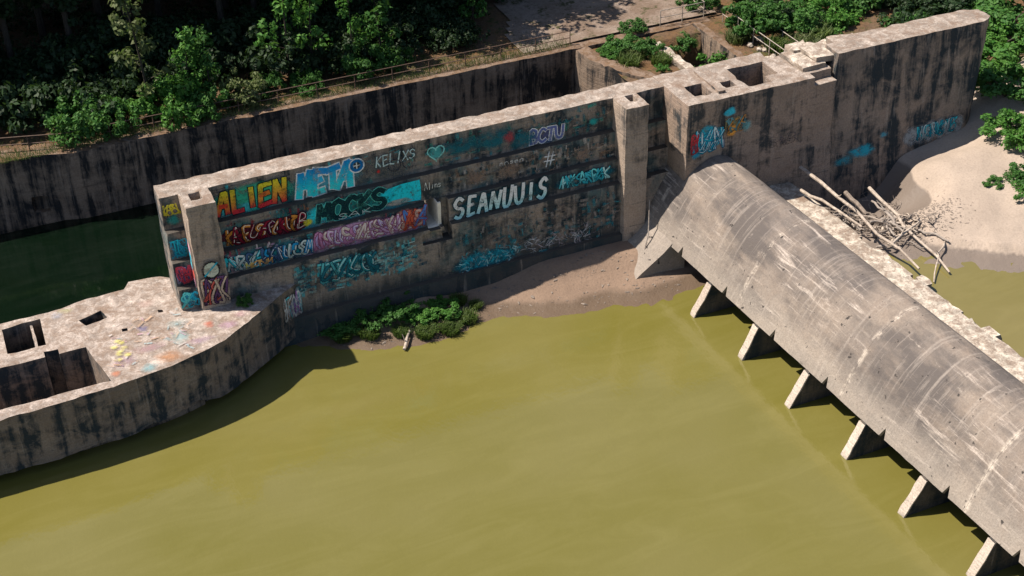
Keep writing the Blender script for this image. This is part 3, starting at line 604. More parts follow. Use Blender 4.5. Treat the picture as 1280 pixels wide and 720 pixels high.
p = Paint(B3); p.blob(15.8, 4.9, 2.7, .5, (.012, .05, .065), .95, .85, seed=47); p.text('SEANUUIS', 13.25, 4.42, 18.2, 5.36, .17, lin(4.5, 5.3, (.35, .8, .82), (.9, .95, .92)), (.01, .04, .05), .05, .14, 23, rise=.02, gap=.3); p.done(main, 'large pale turquoise letters reading SEAN UUIS')
p = Paint(B3); p.blob(20.2, 4.9, 1.6, .4, (.01, .07, .1), .9, .8, seed=48); p.wild(18.8, 4.6, 21.5, 5.25, [(.15, .6, .65), (.4, .75, .78), (.05, .45, .55)], (.01, .05, .07), 12, .085, 25); p.done(main, 'turquoise wildstyle graffiti beside the tall pier')
p = Paint(B2); p.text('#', 18.1, 5.8, 18.75, 6.6, .06, (.5, .52, .55), None, seed=26); p.done(main, 'white hash sign on the second step')
p = Paint(B2); p.text('Alins', 12.0, 6.1, 12.85, 6.45, .03, (.55, .55, .52), None, seed=27); p.done(main, 'tiny white tag above the window opening')
for u in (14.6, 16.3, 20.2): p = Paint(B2); p.blob(u, 6.1, .6, .45, (.2, .14, .11), .7, .4, seed=int(u*3)); p.done(main, 'bare brownish patch on the second step')
p = Paint(B2); p.text('nnsen', 15.8, 6.45, 17.1, 6.72, .03, (.5, .5, .5), None, seed=28); p.done(main, 'thin white tag along the second step')
p = Paint(B4); p.blob(14.8, 1.95, 1.7, .55, (.01, .12, .17), .9, .7, seed=49); p.smear(13.3, 1.5, 16.4, 2.45, [(.02, .3, .42), (.04, .4, .5), (.3, .5, .55)], 120, 29, (.03, .07), (.1, .35), 1.2); p.done(main, 'dark blue scrawled graffiti low on the wall above the sand')
p = Paint(B4, 0); p.smear(16.7, 1.6, 20.3, 2.5, [(.45, .47, .5), (.33, .3, .36), (.2, .25, .3)], 110, 30, (.02, .045), (.15, .45), 1.3); p.done(main, 'thin white and grey scrawl low on the wall')
p = Paint(B4, 0); p.smear(5.2, 2.4, 11.3, 3.95, [(.03, .24, .28), (.08, .36, .4), (.02, .12, .16), (.25, .42, .42), (.015, .06, .09)], 330, 31); p.smear(7.6, 2.9, 11, 3.9, [(.4, .52, .5), (.2, .45, .45)], 60, 32, (.015, .04), (.05, .3)); p.done(main, 'washed out turquoise smears below the pink graffiti')
p = Paint(B4); p.wild(6.4, 2.9, 9.2, 3.9, [(.03, .3, .34), (.1, .42, .45), (.02, .15, .2)], (.01, .05, .07), 9, .12, 61, (.5, .6, .58)); p.done(main, 'blurred turquoise lettering on the lowest tier left of the window')
p = Paint(B4, 0); p.smear(13.2, 1.6, 21.7, 3.9, [(.02, .08, .1), (.03, .16, .2), (.1, .09, .09), (.2, .18, .17), (.015, .03, .04)], 330, 33); p.done(main, 'dark teal and grey smears on the lowest tier beside the tall pier')
p = Paint(B2, 0); p.smear(13.3, 5.6, 21.7, 6.75, [(.25, .2, .17), (.03, .09, .11), (.3, .28, .27), (.02, .03, .04), (.18, .12, .09)], 260, 34); p.done(main, 'faded grey and brown smears along the second step')
p = Paint(B1, 0); p.smear(12.2, 6.95, 21.7, 8.35, [(.02, .1, .13), (.04, .17, .2), (.22, .19, .17), (.1, .09, .09), (.03, .2, .17)], 260, 35); p.done(main, 'faded teal smears along the top tier right of the heart')
p = Paint(B3, 0); p.smear(2.3, 4.4, 11.8, 5.4, [(.04, .35, .42), (.4, .25, .4), (.02, .14, .2), (.5, .45, .5), (.3, .06, .1)], 260, 36, (.02, .06), (.05, .3)); p.done(main, 'thin overlapping paint marks along the third tier')
p = Paint(B2, 0); p.smear(2.3, 5.6, 10.2, 6.7, [(.04, .02, .03), (.02, .2, .24), (.3, .1, .04), (.25, .02, .04)], 200, 37, (.02, .06), (.05, .3)); p.done(main, 'thin overlapping paint marks along the second tier')
p = Paint(B1, 0); p.smear(2.4, 6.95, 11.8, 8.3, [(.03, .22, .2), (.25, .22, .2), (.04, .3, .35), (.06, .06, .07)], 200, 38, (.02, .07), (.06, .3)); p.done(main, 'thin overlapping paint marks along the top tier')
p = Paint(B1); p.wild(.12, 7.6, .8, 8.1, [(.55, .5, .05)], None, 4, .07, 33); p.blob(.45, 7.3, .35, .3, (.02, .18, .18), .8, .4, seed=71); p.done(main, 'small yellow zigzag tag beside the pier')
p = Paint(B2); p.blob(.43, 6.0, .42, .6, (.01, .1, .16), .9, .7, seed=72); p.wild(.1, 5.6, .8, 6.5, [(.02, .3, .45), (.3, .1, .3), (.02, .4, .5)], None, 6, .05, 34); p.done(main, 'blue scrawl on the second step at the wall end')
p = Paint(B3); p.blob(.43, 4.9, .42, .5, (.02, .05, .12), .9, .7, seed=73); p.wild(.1, 4.45, .8, 5.3, [(.4, .05, .08), (.02, .35, .3), (.3, .25, .4)], None, 6, .07, 35); p.done(main, 'dark red and green scrawl on the third step at the wall end')
p = Paint(B4); p.blob(.43, 3.8, .42, .4, (.02, .2, .3), .9, .7, seed=74); p.wild(.05, 3.35, .8, 4.1, [(.02, .35, .5), (.1, .5, .5)], None, 5, .08, 36); p.done(main, 'bright blue scrawl at the wall end by the deck')
p = Paint(lambda u, v, l: Vector((.85-.035-l, u, v)))
for k in range(6): p.blob(-.95-.06*(k % 3), 4.1+.45*k, .25, .35, [(.02, .35, .5), (.55, .3, .4), (.5, .1, .08), (.1, .4, .5)][k % 4], .8, .4, seed=80+k)
p.done(main, 'coloured paint along the sunlit pier edge')
p = Paint(onwall(-2.42)); p.blob(26.0, 6.5, .85, .7, (.02, .28, .38), .95, .8, seed=90); p.blob(25.4, 6.0, .4, .5, (.02, .2, .3), .9, .6, seed=91); p.wild(25.3, 5.9, 26.8, 7.0, [(.02, .38, .5), (.45, .65, .7)], (.02, .06, .12), 7, .1, 37, (.6, .75, .75)); p.wild(25.05, 5.9, 25.4, 6.9, [(.4, .04, .05)], None, 3, .08, 38)
p.blob(27.3, 6.7, .35, .35, (.6, .25, .04), .9, .5, seed=92); p.wild(26.9, 6.6, 28.0, 7.4, [(.18, .16, .08), (.1, .25, .28), (.55, .25, .06)], None, 8, .07, 39); p.blob(28.1, 6.8, .3, .4, (.1, .3, .32), .7, .4, seed=94); p.done(blk, 'blue and orange graffiti on the block front')
p = Paint(onwall(-2.42)); p.blob(27.1, 7.75, .36, .26, (.03, .38, .5), .95, .6, seed=93); p.done(blk, 'bright blue paint patch high on the block front')
p = Paint(onwall(-2.46)); p.wild(29.5, 5.2, 31.3, 5.8, [(.06, .06, .07), (.1, .08, .1)], None, 5, .03, 41); p.done(blk, 'faint dark scribbles on the block')
def onwing(u, v, l): q = wing_def(Vector((u, -1.8, v))); return Vector((q.x, q.y-.06-l, q.z))
p = Paint(onwing)
for k in range(6): p.blob(38.3+.65*k, 3.75, .55, .62, (.2, .22, .23), .85, .6, seed=100+k)
p.wild(38.7, 3.45, 41.3, 4.2, [(.02, .25, .33), (.05, .4, .45), (.35, .45, .45)], (.01, .05, .08), 16, .07, 42); p.done(wing, 'turquoise scrawl on a pale grey painted strip')
for k, q in enumerate([(35.4, 3.7, .75, .35, (.02, .25, .33), .9, .5), (36.5, 4.3, .3, .2, (.05, .2, .26), .8, .4), (34.6, 3.4, .5, .3, (.03, .2, .25), .7, .4)]):
    p = Paint(onwing); p.blob(*q, seed=110+k); p.done(wing, ('larger turquoise paint patch low on the wing wall', 'small blue paint dot on the wing wall', 'faint teal paint patch near the block')[k])
for k, (u, v, rx, ry, c_, a_) in enumerate([(-1.9, -1.65, .3, .35, (.16, .16, .35), .6), (-1.3, -4.2, .7, .5, (.6, .3, .15), .65), (-2.2, -4.6, .4, .4, (.25, .5, .55), .6), (.85, -2.6, .25, .35, (.65, .2, .13), .8), (-.5, -3.0, .5, .6, (.4, .6, .62), .6), (-1.9, -3.2, .8, .4, (.55, .35, .4), .45), (-3.6, -4.45, .25, .25, (.6, .25, .15), .8), (1.6, -3.0, .5, .4, (.5, .3, .45), .5), (-.4, -1.9, .6, .4, (.35, .5, .5), .4), (-4.8, 1.2, .4, .25, (.55, .55, .3), .5), (.2, -3.6, .8, .3, (.5, .35, .5), .4), (-5.2, 1.0, .35, .35, (.45, .5, .6), .5), (-3.1, -3.7, .6, .5, (.5, .35, .45), .4), (-1.4, .2, .5, .35, (.6, .4, .35), .35), (2.4, -2.4, .5, .3, (.6, .35, .4), .4)]): p = Paint(lambda u, v, l: Vector((u, v, ZD+.01+.0006*k+.25*l))); p.blob(u, v, rx, ry, tuple(.55*q for q in c_), a_*.8, .3, seed=120+k); p.done(deck, 'pastel spray paint spot on the deck top')
p = Paint(lambda u, v, l: Vector((u, v, ZD+.03+l))); p.smear(-3.6, -4.1, .2, -.9, [(.3, .2, .25), (.2, .28, .3), (.32, .22, .15), (.35, .33, .32)], 60, 45, (.03, .12), (.1, .4), 1.5)
p.done(deck, 'scattered small paint strokes on the deck top')
p = Paint(lambda u, v, l: Vector((u, v, ZD+.045+l))); [p.blob(-3.1+.22*math.sin(k*2.4), -2.2-.2*k, .2, .16, (.4, .38, .1), .6, .3, seed=300+k) for k in range(8)]; p.done(deck, 'pale yellow scrawl on the deck top')
def onedge(u, v, l):
    i = min(len(front)-2, int(u)); t = u-i; (x1, y1), (x2, y2) = front[i], front[i+1]; L = math.hypot(x2-x1, y2-y1); n_ = ((y1-y2)/L, (x2-x1)/L); n_ = (n_[0], n_[1]) if n_[1] < 0 else (-n_[0], -n_[1])
    return Vector((x1+(x2-x1)*t+n_[0]*(.045+l), y1+(y2-y1)*t+n_[1]*(.045+l), v))
p = Paint(onedge); p.blob(3, 2.2, 2.4, .7, (.1, .12, .18), .9, .6, seed=140); p.blob(2, 2.4, 1.0, .6, (.45, .5, .5), .7, .5, seed=141); p.blob(4.5, 2.2, 1.4, .6, (.35, .2, .1), .7, .5, seed=142); p.wild(1, 1.6, 6, 2.8, [(.1, .45, .5), (.5, .5, .5), (.3, .1, .35)], None, 8, .12, 44); p.done(deck, 'blue and orange paint on the curved edge by the wall')
# ------------------------------------------------------------------ vegetation
def leaves(clumps, n, size, seed, flat=.5, up=.6):
    """n diamond leaves per clump (centre, radius); returns vertices and faces"""
    r = np.random.default_rng(seed); Vs = []
    for (c_, rad) in clumps:
        m = max(4, int(n*r.uniform(.7, 1.3))); d_ = r.normal(size=(m, 3)); d_ /= np.linalg.norm(d_, axis=1)[:, None]
        P = np.array(c_)+d_*(rad*r.uniform(.25, 1, (m, 1))**.6)*np.array([1, 1, flat+.25])
        N = d_*.6+r.normal(size=(m, 3))*.5+np.array([0, 0, up]); N /= np.linalg.norm(N, axis=1)[:, None]
        T = np.cross(N, r.normal(size=(m, 3))); T /= np.linalg.norm(T, axis=1)[:, None]; Bn = np.cross(N, T); s_ = (size*r.uniform(.6, 1.4, (m, 1)))
        Vs.append(np.stack([P-T*s_, P-Bn*s_*.55+N*s_*.12, P+T*s_, P+Bn*s_*.55+N*s_*.12], 1).reshape(-1, 3))
    V = np.concatenate(Vs); return V, np.arange(len(V)).reshape(-1, 4)
def fast_mesh(name, V, F):
    me = bpy.data.meshes.new(name); me.vertices.add(len(V)); me.vertices.foreach_set('co', np.asarray(V, np.float32).ravel()); me.loops.add(F.size); me.loops.foreach_set('vertex_index', F.astype(np.int32).ravel())
    me.polygons.add(len(F)); me.polygons.foreach_set('loop_start', np.arange(0, F.size, F.shape[1], dtype=np.int32)); me.update(calc_edges=True); return me
def shrub_kind(seed, w_, h_, nc, nl, ls):
    r = random.Random(seed); cl = []; V = []; F = []
    for i in range(nc):
        t = r.random()*6.283; q = math.sqrt(r.random())*w_; z = h_*(.15+.8*r.random()*(1-.55*q/w_)); cl.append(((q*math.cos(t), q*math.sin(t), z), r.uniform(.13, .27)*w_))
        if i < 9: tube(V, F, [(0, 0, -.1), (q*.4*math.cos(t), q*.4*math.sin(t), z*.5), (q*math.cos(t), q*math.sin(t), z)], [.035, .022, .008], 4)
    return fast_mesh('foliage', *leaves(cl, nl, ls, seed)), mesh('stem', V, F)
def sapling_kind(seed, h_, nl, ls, sp):
    r = random.Random(seed); cl = []; V = []; F = []; bend = (r.uniform(-.3, .3), r.uniform(-.3, .3))
    stem = [(bend[0]*t*t, bend[1]*t*t, h_*t-.1) for t in (0, .25, .5, .75, 1)]; tube(V, F, stem, [.06, .05, .035, .025, .01], 5)
    for i in range(15):
        t = .25+.75*i/14; t2 = r.random()*6.283; q = sp*(1.1-t)*r.uniform(.5, 1)+.1; c0 = Vector((bend[0]*t*t, bend[1]*t*t, h_*t-.1)); e_ = c0+Vector((q*math.cos(t2), q*math.sin(t2), .25)); tube(V, F, [c0, e_], [.018, .006], 3)
        for k in range(2): cl.append(((*(c0.lerp(e_, 1-.45*k)),), r.uniform(.2, .36)))
    return fast_mesh('crown', *leaves(cl, nl, ls, seed)), mesh('trunk', V, F)
def tree_kind(seed, h_, cr_, base, nl, ls):
    r = random.Random(seed); cl = []; V = []; F = []
    tr = [(r.uniform(-.2, .2)*t, r.uniform(-.2, .2)*t, h_*.9*t-.3) for t in (0, .2, .45, .7, 1)]; tube(V, F, tr, [.24, .2, .15, .1, .03], 7)
    for i in range(34):
        t = base+(1-base)*(i/33); t2 = i*2.4+r.uniform(-.4, .4); q = cr_*math.sin(math.pi*min(1, .2+.8*(1-t)/(1-base)))*r.uniform(.55, 1.05)
        c0 = Vector((0, 0, h_*.9*t*.92)); e_ = c0+Vector((q*math.cos(t2), q*math.sin(t2), r.uniform(-.2, 1.0))); tube(V, F, [c0, c0.lerp(e_, .5)+Vector((0, 0, .2)), e_], [.06, .04, .012], 4)
        for k in range(3): cl.append(((*(c0.lerp(e_, 1-.28*k)+Vector((r.uniform(-.5, .5), r.uniform(-.5, .5), r.uniform(-.3, .4)))),), r.uniform(.6, 1.05)))
    return fast_mesh('crown', *leaves(cl, nl, ls, seed)), mesh('trunk', V, F)
SH = [shrub_kind(100+i, w_, h_, nc, nl, ls) for i, (w_, h_, nc, nl, ls) in enumerate([(1, 1.3, 42, 85, .062), (1, .9, 40, 85, .06), (1, 1.7, 46, 85, .07), (1, 1.1, 30, 70, .068)])]
SA = [sapling_kind(200+i, h_, 24, .105, sp) for i, (h_, sp) in enumerate([(4.2, 1.3), (3.3, 1.0), (5.0, 1.4)])]
TR = [tree_kind(300+i, h_, cr_, b_, 60, .2) for i, (h_, cr_, b_) in enumerate([(14, 3.4, .25), (16, 3.8, .35), (12, 3.0, .2), (17, 3.6, .3)])]
def tuft_kind(seed, n, h_, w_):
    r = np.random.default_rng(seed); a_ = r.uniform(0, 6.283, n); q = w_*np.sqrt(r.uniform(0, 1, n)); P = np.stack([q*np.cos(a_), q*np.sin(a_), np.full(n, -.03)], 1); b_ = r.uniform(0, 6.283, n); ln = r.uniform(.4, 1, (n, 1))*h_; d_ = np.stack([np.cos(b_), np.sin(b_), np.zeros(n)], 1); t_ = np.stack([-np.sin(b_), np.cos(b_), np.zeros(n)], 1)*.014
    m = P+d_*ln*.2+np.array([0, 0, .7])*ln; e_ = P+d_*ln*.6+np.array([0, 0, .85])*ln
    V = np.stack([P-t_, P+t_, m+t_, m-t_, e_], 1).reshape(-1, 3); F = (np.array([[0, 1, 2], [0, 2, 3], [3, 2, 4]])[None]+5*np.arange(n)[:, None, None]).reshape(-1, 3)
    V2 = []; F2 = []; tube(V2, F2, [(0, 0, -.1), (0, 0, .12)], [.05, .02], 5); return fast_mesh('blades', V, F), mesh('root', V2, F2)
TU = [tuft_kind(400+i, 420, .55, .45) for i in range(2)]
def plant(name, kind, loc, sc, rz, leaf, label, cat, group=None, names=('foliage', 'stem')):
    e_ = empty(name, loc, label, cat, group); e_.scale = sc if isinstance(sc, tuple) else (sc, sc, sc); e_.rotation_euler.z = rz
    for nm, me, mt in ((names[0], kind[0], M[leaf]), (names[1], kind[1], M['bark'])):
        o = bpy.data.objects.new(nm, me); COL.link(o); o.parent = e_
        if not me.materials: me.materials.append(None)
        o.material_slots[0].link = 'OBJECT'; o.material_slots[0].material = mt
    return e_
# shrubs and saplings along the lock wall
G1 = 'shrubs on the lock wall edge'
for i, (x, y, k, sc, lf, lb) in enumerate([
    (-1.2, 16.6, 0, 1.3, 'leaf', 'low green shrub by the corner of the pipe railing'), (.5, 16.5, 3, 1.1, 'leaf', 'round green shrub left of the tallest pale sapling'), (3.6, 16.6, 1, 1.5, 'leaf_lite', 'wide bright green shrub at the foot of the tallest pale sapling'),
    (5.3, 16.3, 0, 1.0, 'leaf', 'green shrub just right of the widest bright shrub'), (7.6, 16.5, 2, .9, 'leaf_dry', 'dry yellowish shrub by the lock wall railing'), (9.0, 16.9, 3, .8, 'leaf', 'small dark shrub beside the dry yellowish shrub'),
    (11.2, 16.7, 1, .8, 'leaf', 'small low shrub under the leafy sapling by the railing'), (14.6, 16.8, 2, .95, 'leaf', 'upright green shrub beside the thin tall sapling'), (16.6, 17.6, 1, 1.0, 'leaf', 'dark shrub on forest edge right of the thin sapling'), (20.5, 18.2, 0, 1.0, 'leaf_dark', 'dark shrub on forest edge near the dirt terrace')]):
    plant('shrub', SH[k], (x, y-.3, 3.95), (sc*1.4, sc*1.25, sc*1.75), i*1.3, lf, lb, 'shrub', G1)
G2 = 'saplings on the lock wall edge'
for i, (x, y, k, sc, lf, lb) in enumerate([(2.6, 17.2, 0, 1.15, 'leaf_dry', 'tallest pale leafed sapling standing over the lock wall'), (4.8, 17.3, 1, .9, 'leaf_lite', 'short green sapling right of the tallest pale sapling'), (6.0, 17.4, 1, .8, 'leaf', 'thin sapling between the bright shrub and the dry shrub'),
    (10.6, 17.6, 2, 1.0, 'leaf_lite', 'tall leafy green sapling behind the railing'), (12.0, 17.9, 0, 1.0, 'leaf_lite', 'green sapling beside the tall leafy one at the forest edge'), (14.3, 17.4, 2, .75, 'leaf_lite', 'bright narrow sapling in front of the dark forest'), (16.2, 18.0, 1, 1.1, 'leaf', 'thin bare stemmed sapling in front of the dark forest'), (22.5, 19.4, 1, .9, 'leaf', 'small sapling left of the dirt terrace')]):
    plant('sapling', SA[k], (x, y, 3.95), (sc*1.35, sc*1.35, sc*1.5), i*2.1, lf, lb, 'sapling', G2, ('crown', 'trunk'))
rf = random.Random(5); n_t = 0
for gy in range(6):
    for gx in range(13):
        x = -14+gx*3.6+(gy % 2)*1.8+rf.uniform(-.9, .9); y = 24.0+gy*4.0+rf.uniform(-1, 1)
        if x > 23 and y < 28: continue
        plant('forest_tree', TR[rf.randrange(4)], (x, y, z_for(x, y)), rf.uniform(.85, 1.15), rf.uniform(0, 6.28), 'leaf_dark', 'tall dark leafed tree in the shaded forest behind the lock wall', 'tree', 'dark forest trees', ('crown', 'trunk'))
for i in range(40):
    x, y = -9+i*.86+rf.uniform(-.6, .6), rf.uniform(18.4, 24.5); sc = rf.uniform(1.5, 2.5)
    if x > 21 and y < 22: y += 5
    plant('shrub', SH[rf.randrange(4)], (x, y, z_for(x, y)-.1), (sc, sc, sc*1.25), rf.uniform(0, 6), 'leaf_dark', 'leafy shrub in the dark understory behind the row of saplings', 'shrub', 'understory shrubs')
for i in range(16):
    x, y = 37.5+i*.95+rf.uniform(-.6, .6), rf.choice((8.5, 10.5, 13.5, 15.5))+rf.uniform(-.8, .8); sc = rf.uniform(1.1, 1.9)
    if x < 39.5: y += 3
    plant('bush', SH[rf.randrange(4)], (x, y, 3.8), (sc, sc, sc*1.1), rf.uniform(0, 6), ('leaf', 'leaf_lite', 'leaf_dark')[i % 3], 'leafy bush in the thicket behind the wing wall top', 'bush', 'thicket behind the wing wall')
Vn, Fn = leaves([((rf.uniform(-12, 24), rf.uniform(17.2, 34), 4.3+rf.uniform(0, .7)), rf.uniform(.4, .9)) for _ in range(520)], 42, .13, 77)
o = link('undergrowth', fast_mesh('undergrowth', Vn, Fn), M['leaf_dark']); tag(o, 'dark leafy undergrowth covering the forest floor', 'undergrowth', kind='stuff')
for i, (x, y, sc) in enumerate([(19.5, 20.6, .8), (23.5, 22.6, .85), (27.0, 24.5, .8), (31.5, 25.5, .85), (36.5, 21.5, .75)]):
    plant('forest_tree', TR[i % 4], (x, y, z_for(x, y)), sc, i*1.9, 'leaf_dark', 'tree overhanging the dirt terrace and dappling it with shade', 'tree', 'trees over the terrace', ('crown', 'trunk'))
# right hand side
G3 = 'bushes by the channel and terrace'
for i, (x, y, z, k, sc, lf, lb) in enumerate([(29.5, 13.5, 3.8, 1, .85, 'leaf', 'spreading shrub below the dirt terrace edge'), (28.5, 13.2, 3.8, 1, .5, 'leaf_lite', 'small yellow green shrub at the lock corner'), (30.6, 12.5, 3.8, 3, .75, 'leaf', 'shrub beside the orange soil behind the wall'), (31.2, 15.3, 3.9, 0, .6, 'leaf', 'small shrub growing on the terrace wall edge'),
    (33.5, 13.6, 3.2, 1, .75, 'leaf', 'leafy shrub at the back of the sunken channel'), (33.7, 9.6, 1.6, 2, 1.45, 'leaf_lite', 'tall bright bush growing out of the sunken channel'), (30.2, 9.9, 3.9, 3, .35, 'leaf_lite', 'tiny tuft of leaves behind the graffiti wall top'),
    (38.5, 13.5, 3.9, 0, 1.3, 'leaf', 'bush behind the channel railing'), (40.3, 12.3, 3.9, 2, 1.2, 'leaf', 'rounded bush right of the channel railing'), (42.6, 11.6, 3.9, 1, 1.9, 'leaf_lite', 'wide bright bush behind the broken slabs'), (45.0, 12.2, 3.9, 2, 1.6, 'leaf', 'bushy thicket behind the middle of the wing wall'), (47.6, 12.6, 3.9, 0, 1.8, 'leaf_dark', 'dark bush behind the wing wall far end'),
    (36.5, 16.8, 4.0, 0, 1.2, 'leaf', 'bush on the terrace corner by the bent railing'), (40.0, 16.0, 4.0, 2, 1.6, 'leaf', 'large bush at the forest edge above the channel'), (33.0, 21.0, 4.1, 1, 1.3, 'leaf', 'bush at the far edge of the dirt terrace')]):
    plant('bush', SH[k], (x, y, z), sc*(1.35 if i < 7 else 1), i*1.7, lf, lb, 'bush', G3)
G4 = 'bushes on the right bank'
for i, (x, y, z, k, sc, lf, lb) in enumerate([(45.2, .8, 4.3, 2, 2.2, 'leaf_lite', 'tall bright green bush beside the wing wall end'), (48.5, 3.5, 4.8, 0, 2.3, 'leaf_lite', 'broad bright bush above the wing wall end'), (51.0, 5.5, 5.0, 2, 2.2, 'leaf', 'tall green bush in the top right corner'), (49.0, -.5, 4.8, 1, 2.3, 'leaf', 'wide green bush at the right edge of frame'), (45.0, -1.9, 4.0, 0, 1.9, 'leaf', 'shaded bush at the foot of the wing wall end'), (49.8, 9.0, 5, 1, 2.4, 'leaf_dark', 'dark bush behind the bright right bank bushes'),
    (43.0, -4.9, 3.3, 0, 1.6, 'leaf_lite', 'bright green bush on the sand at the right edge'), (43.6, -6.6, 3.4, 2, 1.2, 'leaf_lite', 'taller green bush on the sand at the right edge'), (39.6, -7.7, 3.15, 1, .6, 'leaf', 'small round tuft alone on the sand'), (40.3, -9.3, 3.1, 3, 1.0, 'leaf_lite', 'low sprawling tuft on the sand near the water'), (41.3, -8.4, 3.15, 0, 1.2, 'leaf', 'leafy tuft on the sand at the frame edge'), (47.5, -4.5, 4.0, 0, 1.8, 'leaf', 'dense bush behind the sand at the right edge')]):
    plant('bush', SH[k], (x, y, z_up(x, y)-.12), (sc, sc, sc*.85), i*1.1, lf, lb, 'bush', G4)
for gx in range(7):
    for gy in range(3):
        x = 40+gx*4+rf.uniform(-1, 1); y = 18+gy*5+rf.uniform(-1.2, 1.2); plant('forest_tree', TR[rf.randrange(4)], (x, y, 4.1), rf.uniform(.7, .95), rf.uniform(0, 6.28), 'leaf_dark', 'dark leafed tree in the wood above the wing wall', 'tree', 'trees above the wing wall', ('crown', 'trunk'))
for i, (x, y, sc, lb) in enumerate([(29.0, 11.6, 1.1, 'grass tuft on the soil behind the lock end wall'), (29.9, 12.6, 1.2, 'grass tuft beside the spreading terrace shrub'), (30.8, 11.0, 1.0, 'grass tuft on the soil next to the sunlit channel wall'), (36.2, 11.5, 1.2, 'grass tuft between channel and pale railing'), (37.6, 9.4, 1.3, 'grass tuft among the concrete lumps'), (39.2, 8.6, 1.5, 'tall grass tuft behind the broken slabs'), (40.4, 9.6, 1.5, 'dry grass tuft right of the second railing')]):
    plant('grass_tuft', TU[i % 2], (x, y, z_up(x, y)), sc*1.3, i*1.7, ('grass', 'leaf_dry')[i % 2], lb, 'grass', 'grass tufts among the ruins', ('blades', 'root'))
# bushes on the sand bar
G5 = 'bushes on the sand bar'
for i, (x, y, k, sc, lf, lb) in enumerate([(7.3, -1.5, 1, (.75, .55, .7), 'leaf', 'leftmost dark shaded bush on the sand bar'), (8.6, -1.5, 0, (.75, .55, .75), 'leaf', 'shaded bush at the wall foot second from the left'), (9.9, -1.6, 2, (.75, .6, .7), 'leaf', 'tallest bush on the sand bar below the window'), (10.9, -2.2, 1, .6, 'leaf_lite', 'sunlit bush on the sand bar below the window'), (11.9, -2.2, 0, .58, 'leaf_lite', 'rightmost sunlit bush on the sand bar'), (11.2, -2.9, 3, (.6, .45, .4), 'grass', 'low grassy tuft at the water edge of the bar'), (12.3, -2.8, 3, (.5, .4, .35), 'grass', 'small grassy tuft right of the sand bar bushes')]):
    plant('bush', SH[k], (x, y, z_bar(x, y)-.05), tuple(q*k2 for q, k2 in zip(sc if isinstance(sc, tuple) else (sc,)*3, (1.6, 1.5, 1.05))), i*1.9, lf, lb, 'bush', G5)
for i, (x, y, sc, lb) in enumerate([(7.0, -1.9, 1.0, 'grass tuft at the shaded left end of the sand bar'), (8.2, -2.3, 1.1, 'grass tuft in front of the shaded sand bar bushes'), (9.6, -2.8, .9, 'short grass tuft by the pale log'), (10.6, -3.3, 1.0, 'grass tuft in front of the sunlit bush'), (11.8, -3.5, 1.0, 'grass tuft nearest the water on the sand bar'), (12.9, -3.0, 1.0, 'grass tuft right of the sand bar bushes'), (13.6, -2.3, .7, 'last small grass tuft on the open sand'), (12.9, -1.8, .9, 'grass tuft by the recess under the window')]):
    plant('grass_tuft', TU[i % 2], (x, y, z_bar(x, y)), sc, i*1.3, 'grass', lb, 'grass', 'grass tufts on the sand bar', ('blades', 'root'))
plant('shrub', SH[1], (2.75, -1.65, ZD-.02), (.42, .42, .55), .4, 'leaf', 'little dark shrub growing at the pier foot on the deck', 'shrub')
# dry grass along the lock wall
r_ = np.random.default_rng(3); n = 9000; P = np.stack([r_.uniform(-8, 27, n), 14.9+r_.gamma(1.5, .5, n), np.full(n, 4.0)], 1); hh = r_.uniform(.08, .3, (n, 1)); dd = r_.normal(size=(n, 2))*.08
V = np.stack([P+np.c_[np.full(n, -.012), np.zeros(n), np.zeros(n)], P+np.c_[np.full(n, .012), np.zeros(n), np.zeros(n)], P+np.c_[dd, hh]], 1).reshape(-1, 3)
tag(link('dry_grass', fast_mesh('dry_grass', V, np.arange(3*n).reshape(-1, 3)), M['leaf_dry']), 'thin dry grass growing along the lock wall path', 'grass', kind='stuff')
# ------------------------------------------------------------------ railings
def railing(pts, h, label, post_step, mat='rust', rails=(1., .5)):
    e_ = empty('pipe_railing', pts[0], label, 'railing')
    L = densify([p_[:2] for p_ in pts], post_step, False); z = pts[0][2]
    for x, y in L:
        V = []; F = []; tube(V, F, [(x, y, z-.1), (x, y, z+h)], .03, 5); link('post', mesh('post', V, F), M[mat], e_)
    for r2 in rails:
        V = []; F = []; tube(V, F, [(x, y, z+h*r2+.02*nz((x, y, 0), .9)) for x, y in L], .028, 5); link('rail', mesh('rail', V, F), M[mat], e_)
railing([(-9.5, 17.4, 4), (-2.3, 15.3, 4), (7, 15.25, 4), (27, 15.25, 4)], .85, 'long rusty pipe railing along the lock wall below the forest', 2.4)
railing([(36.75, 14.2, 4), (36.75, 7.2, 4)], .9, 'pale pipe railing along the channel edge', 2.3, 'paint_white')
railing([(38.3, 12.6, 4), (38.3, 7.4, 4)], .7, 'second pale pipe railing beyond the channel edge', 2.6, 'paint_white', (1.,))
railing([(33.0, 15.2, 4.0), (36.0, 15.2, 4.0), (36.1, 17, 4.0)], 1.0, 'bent pipe railing at the terrace corner', 1.5, 'paint_white', (1., .55))
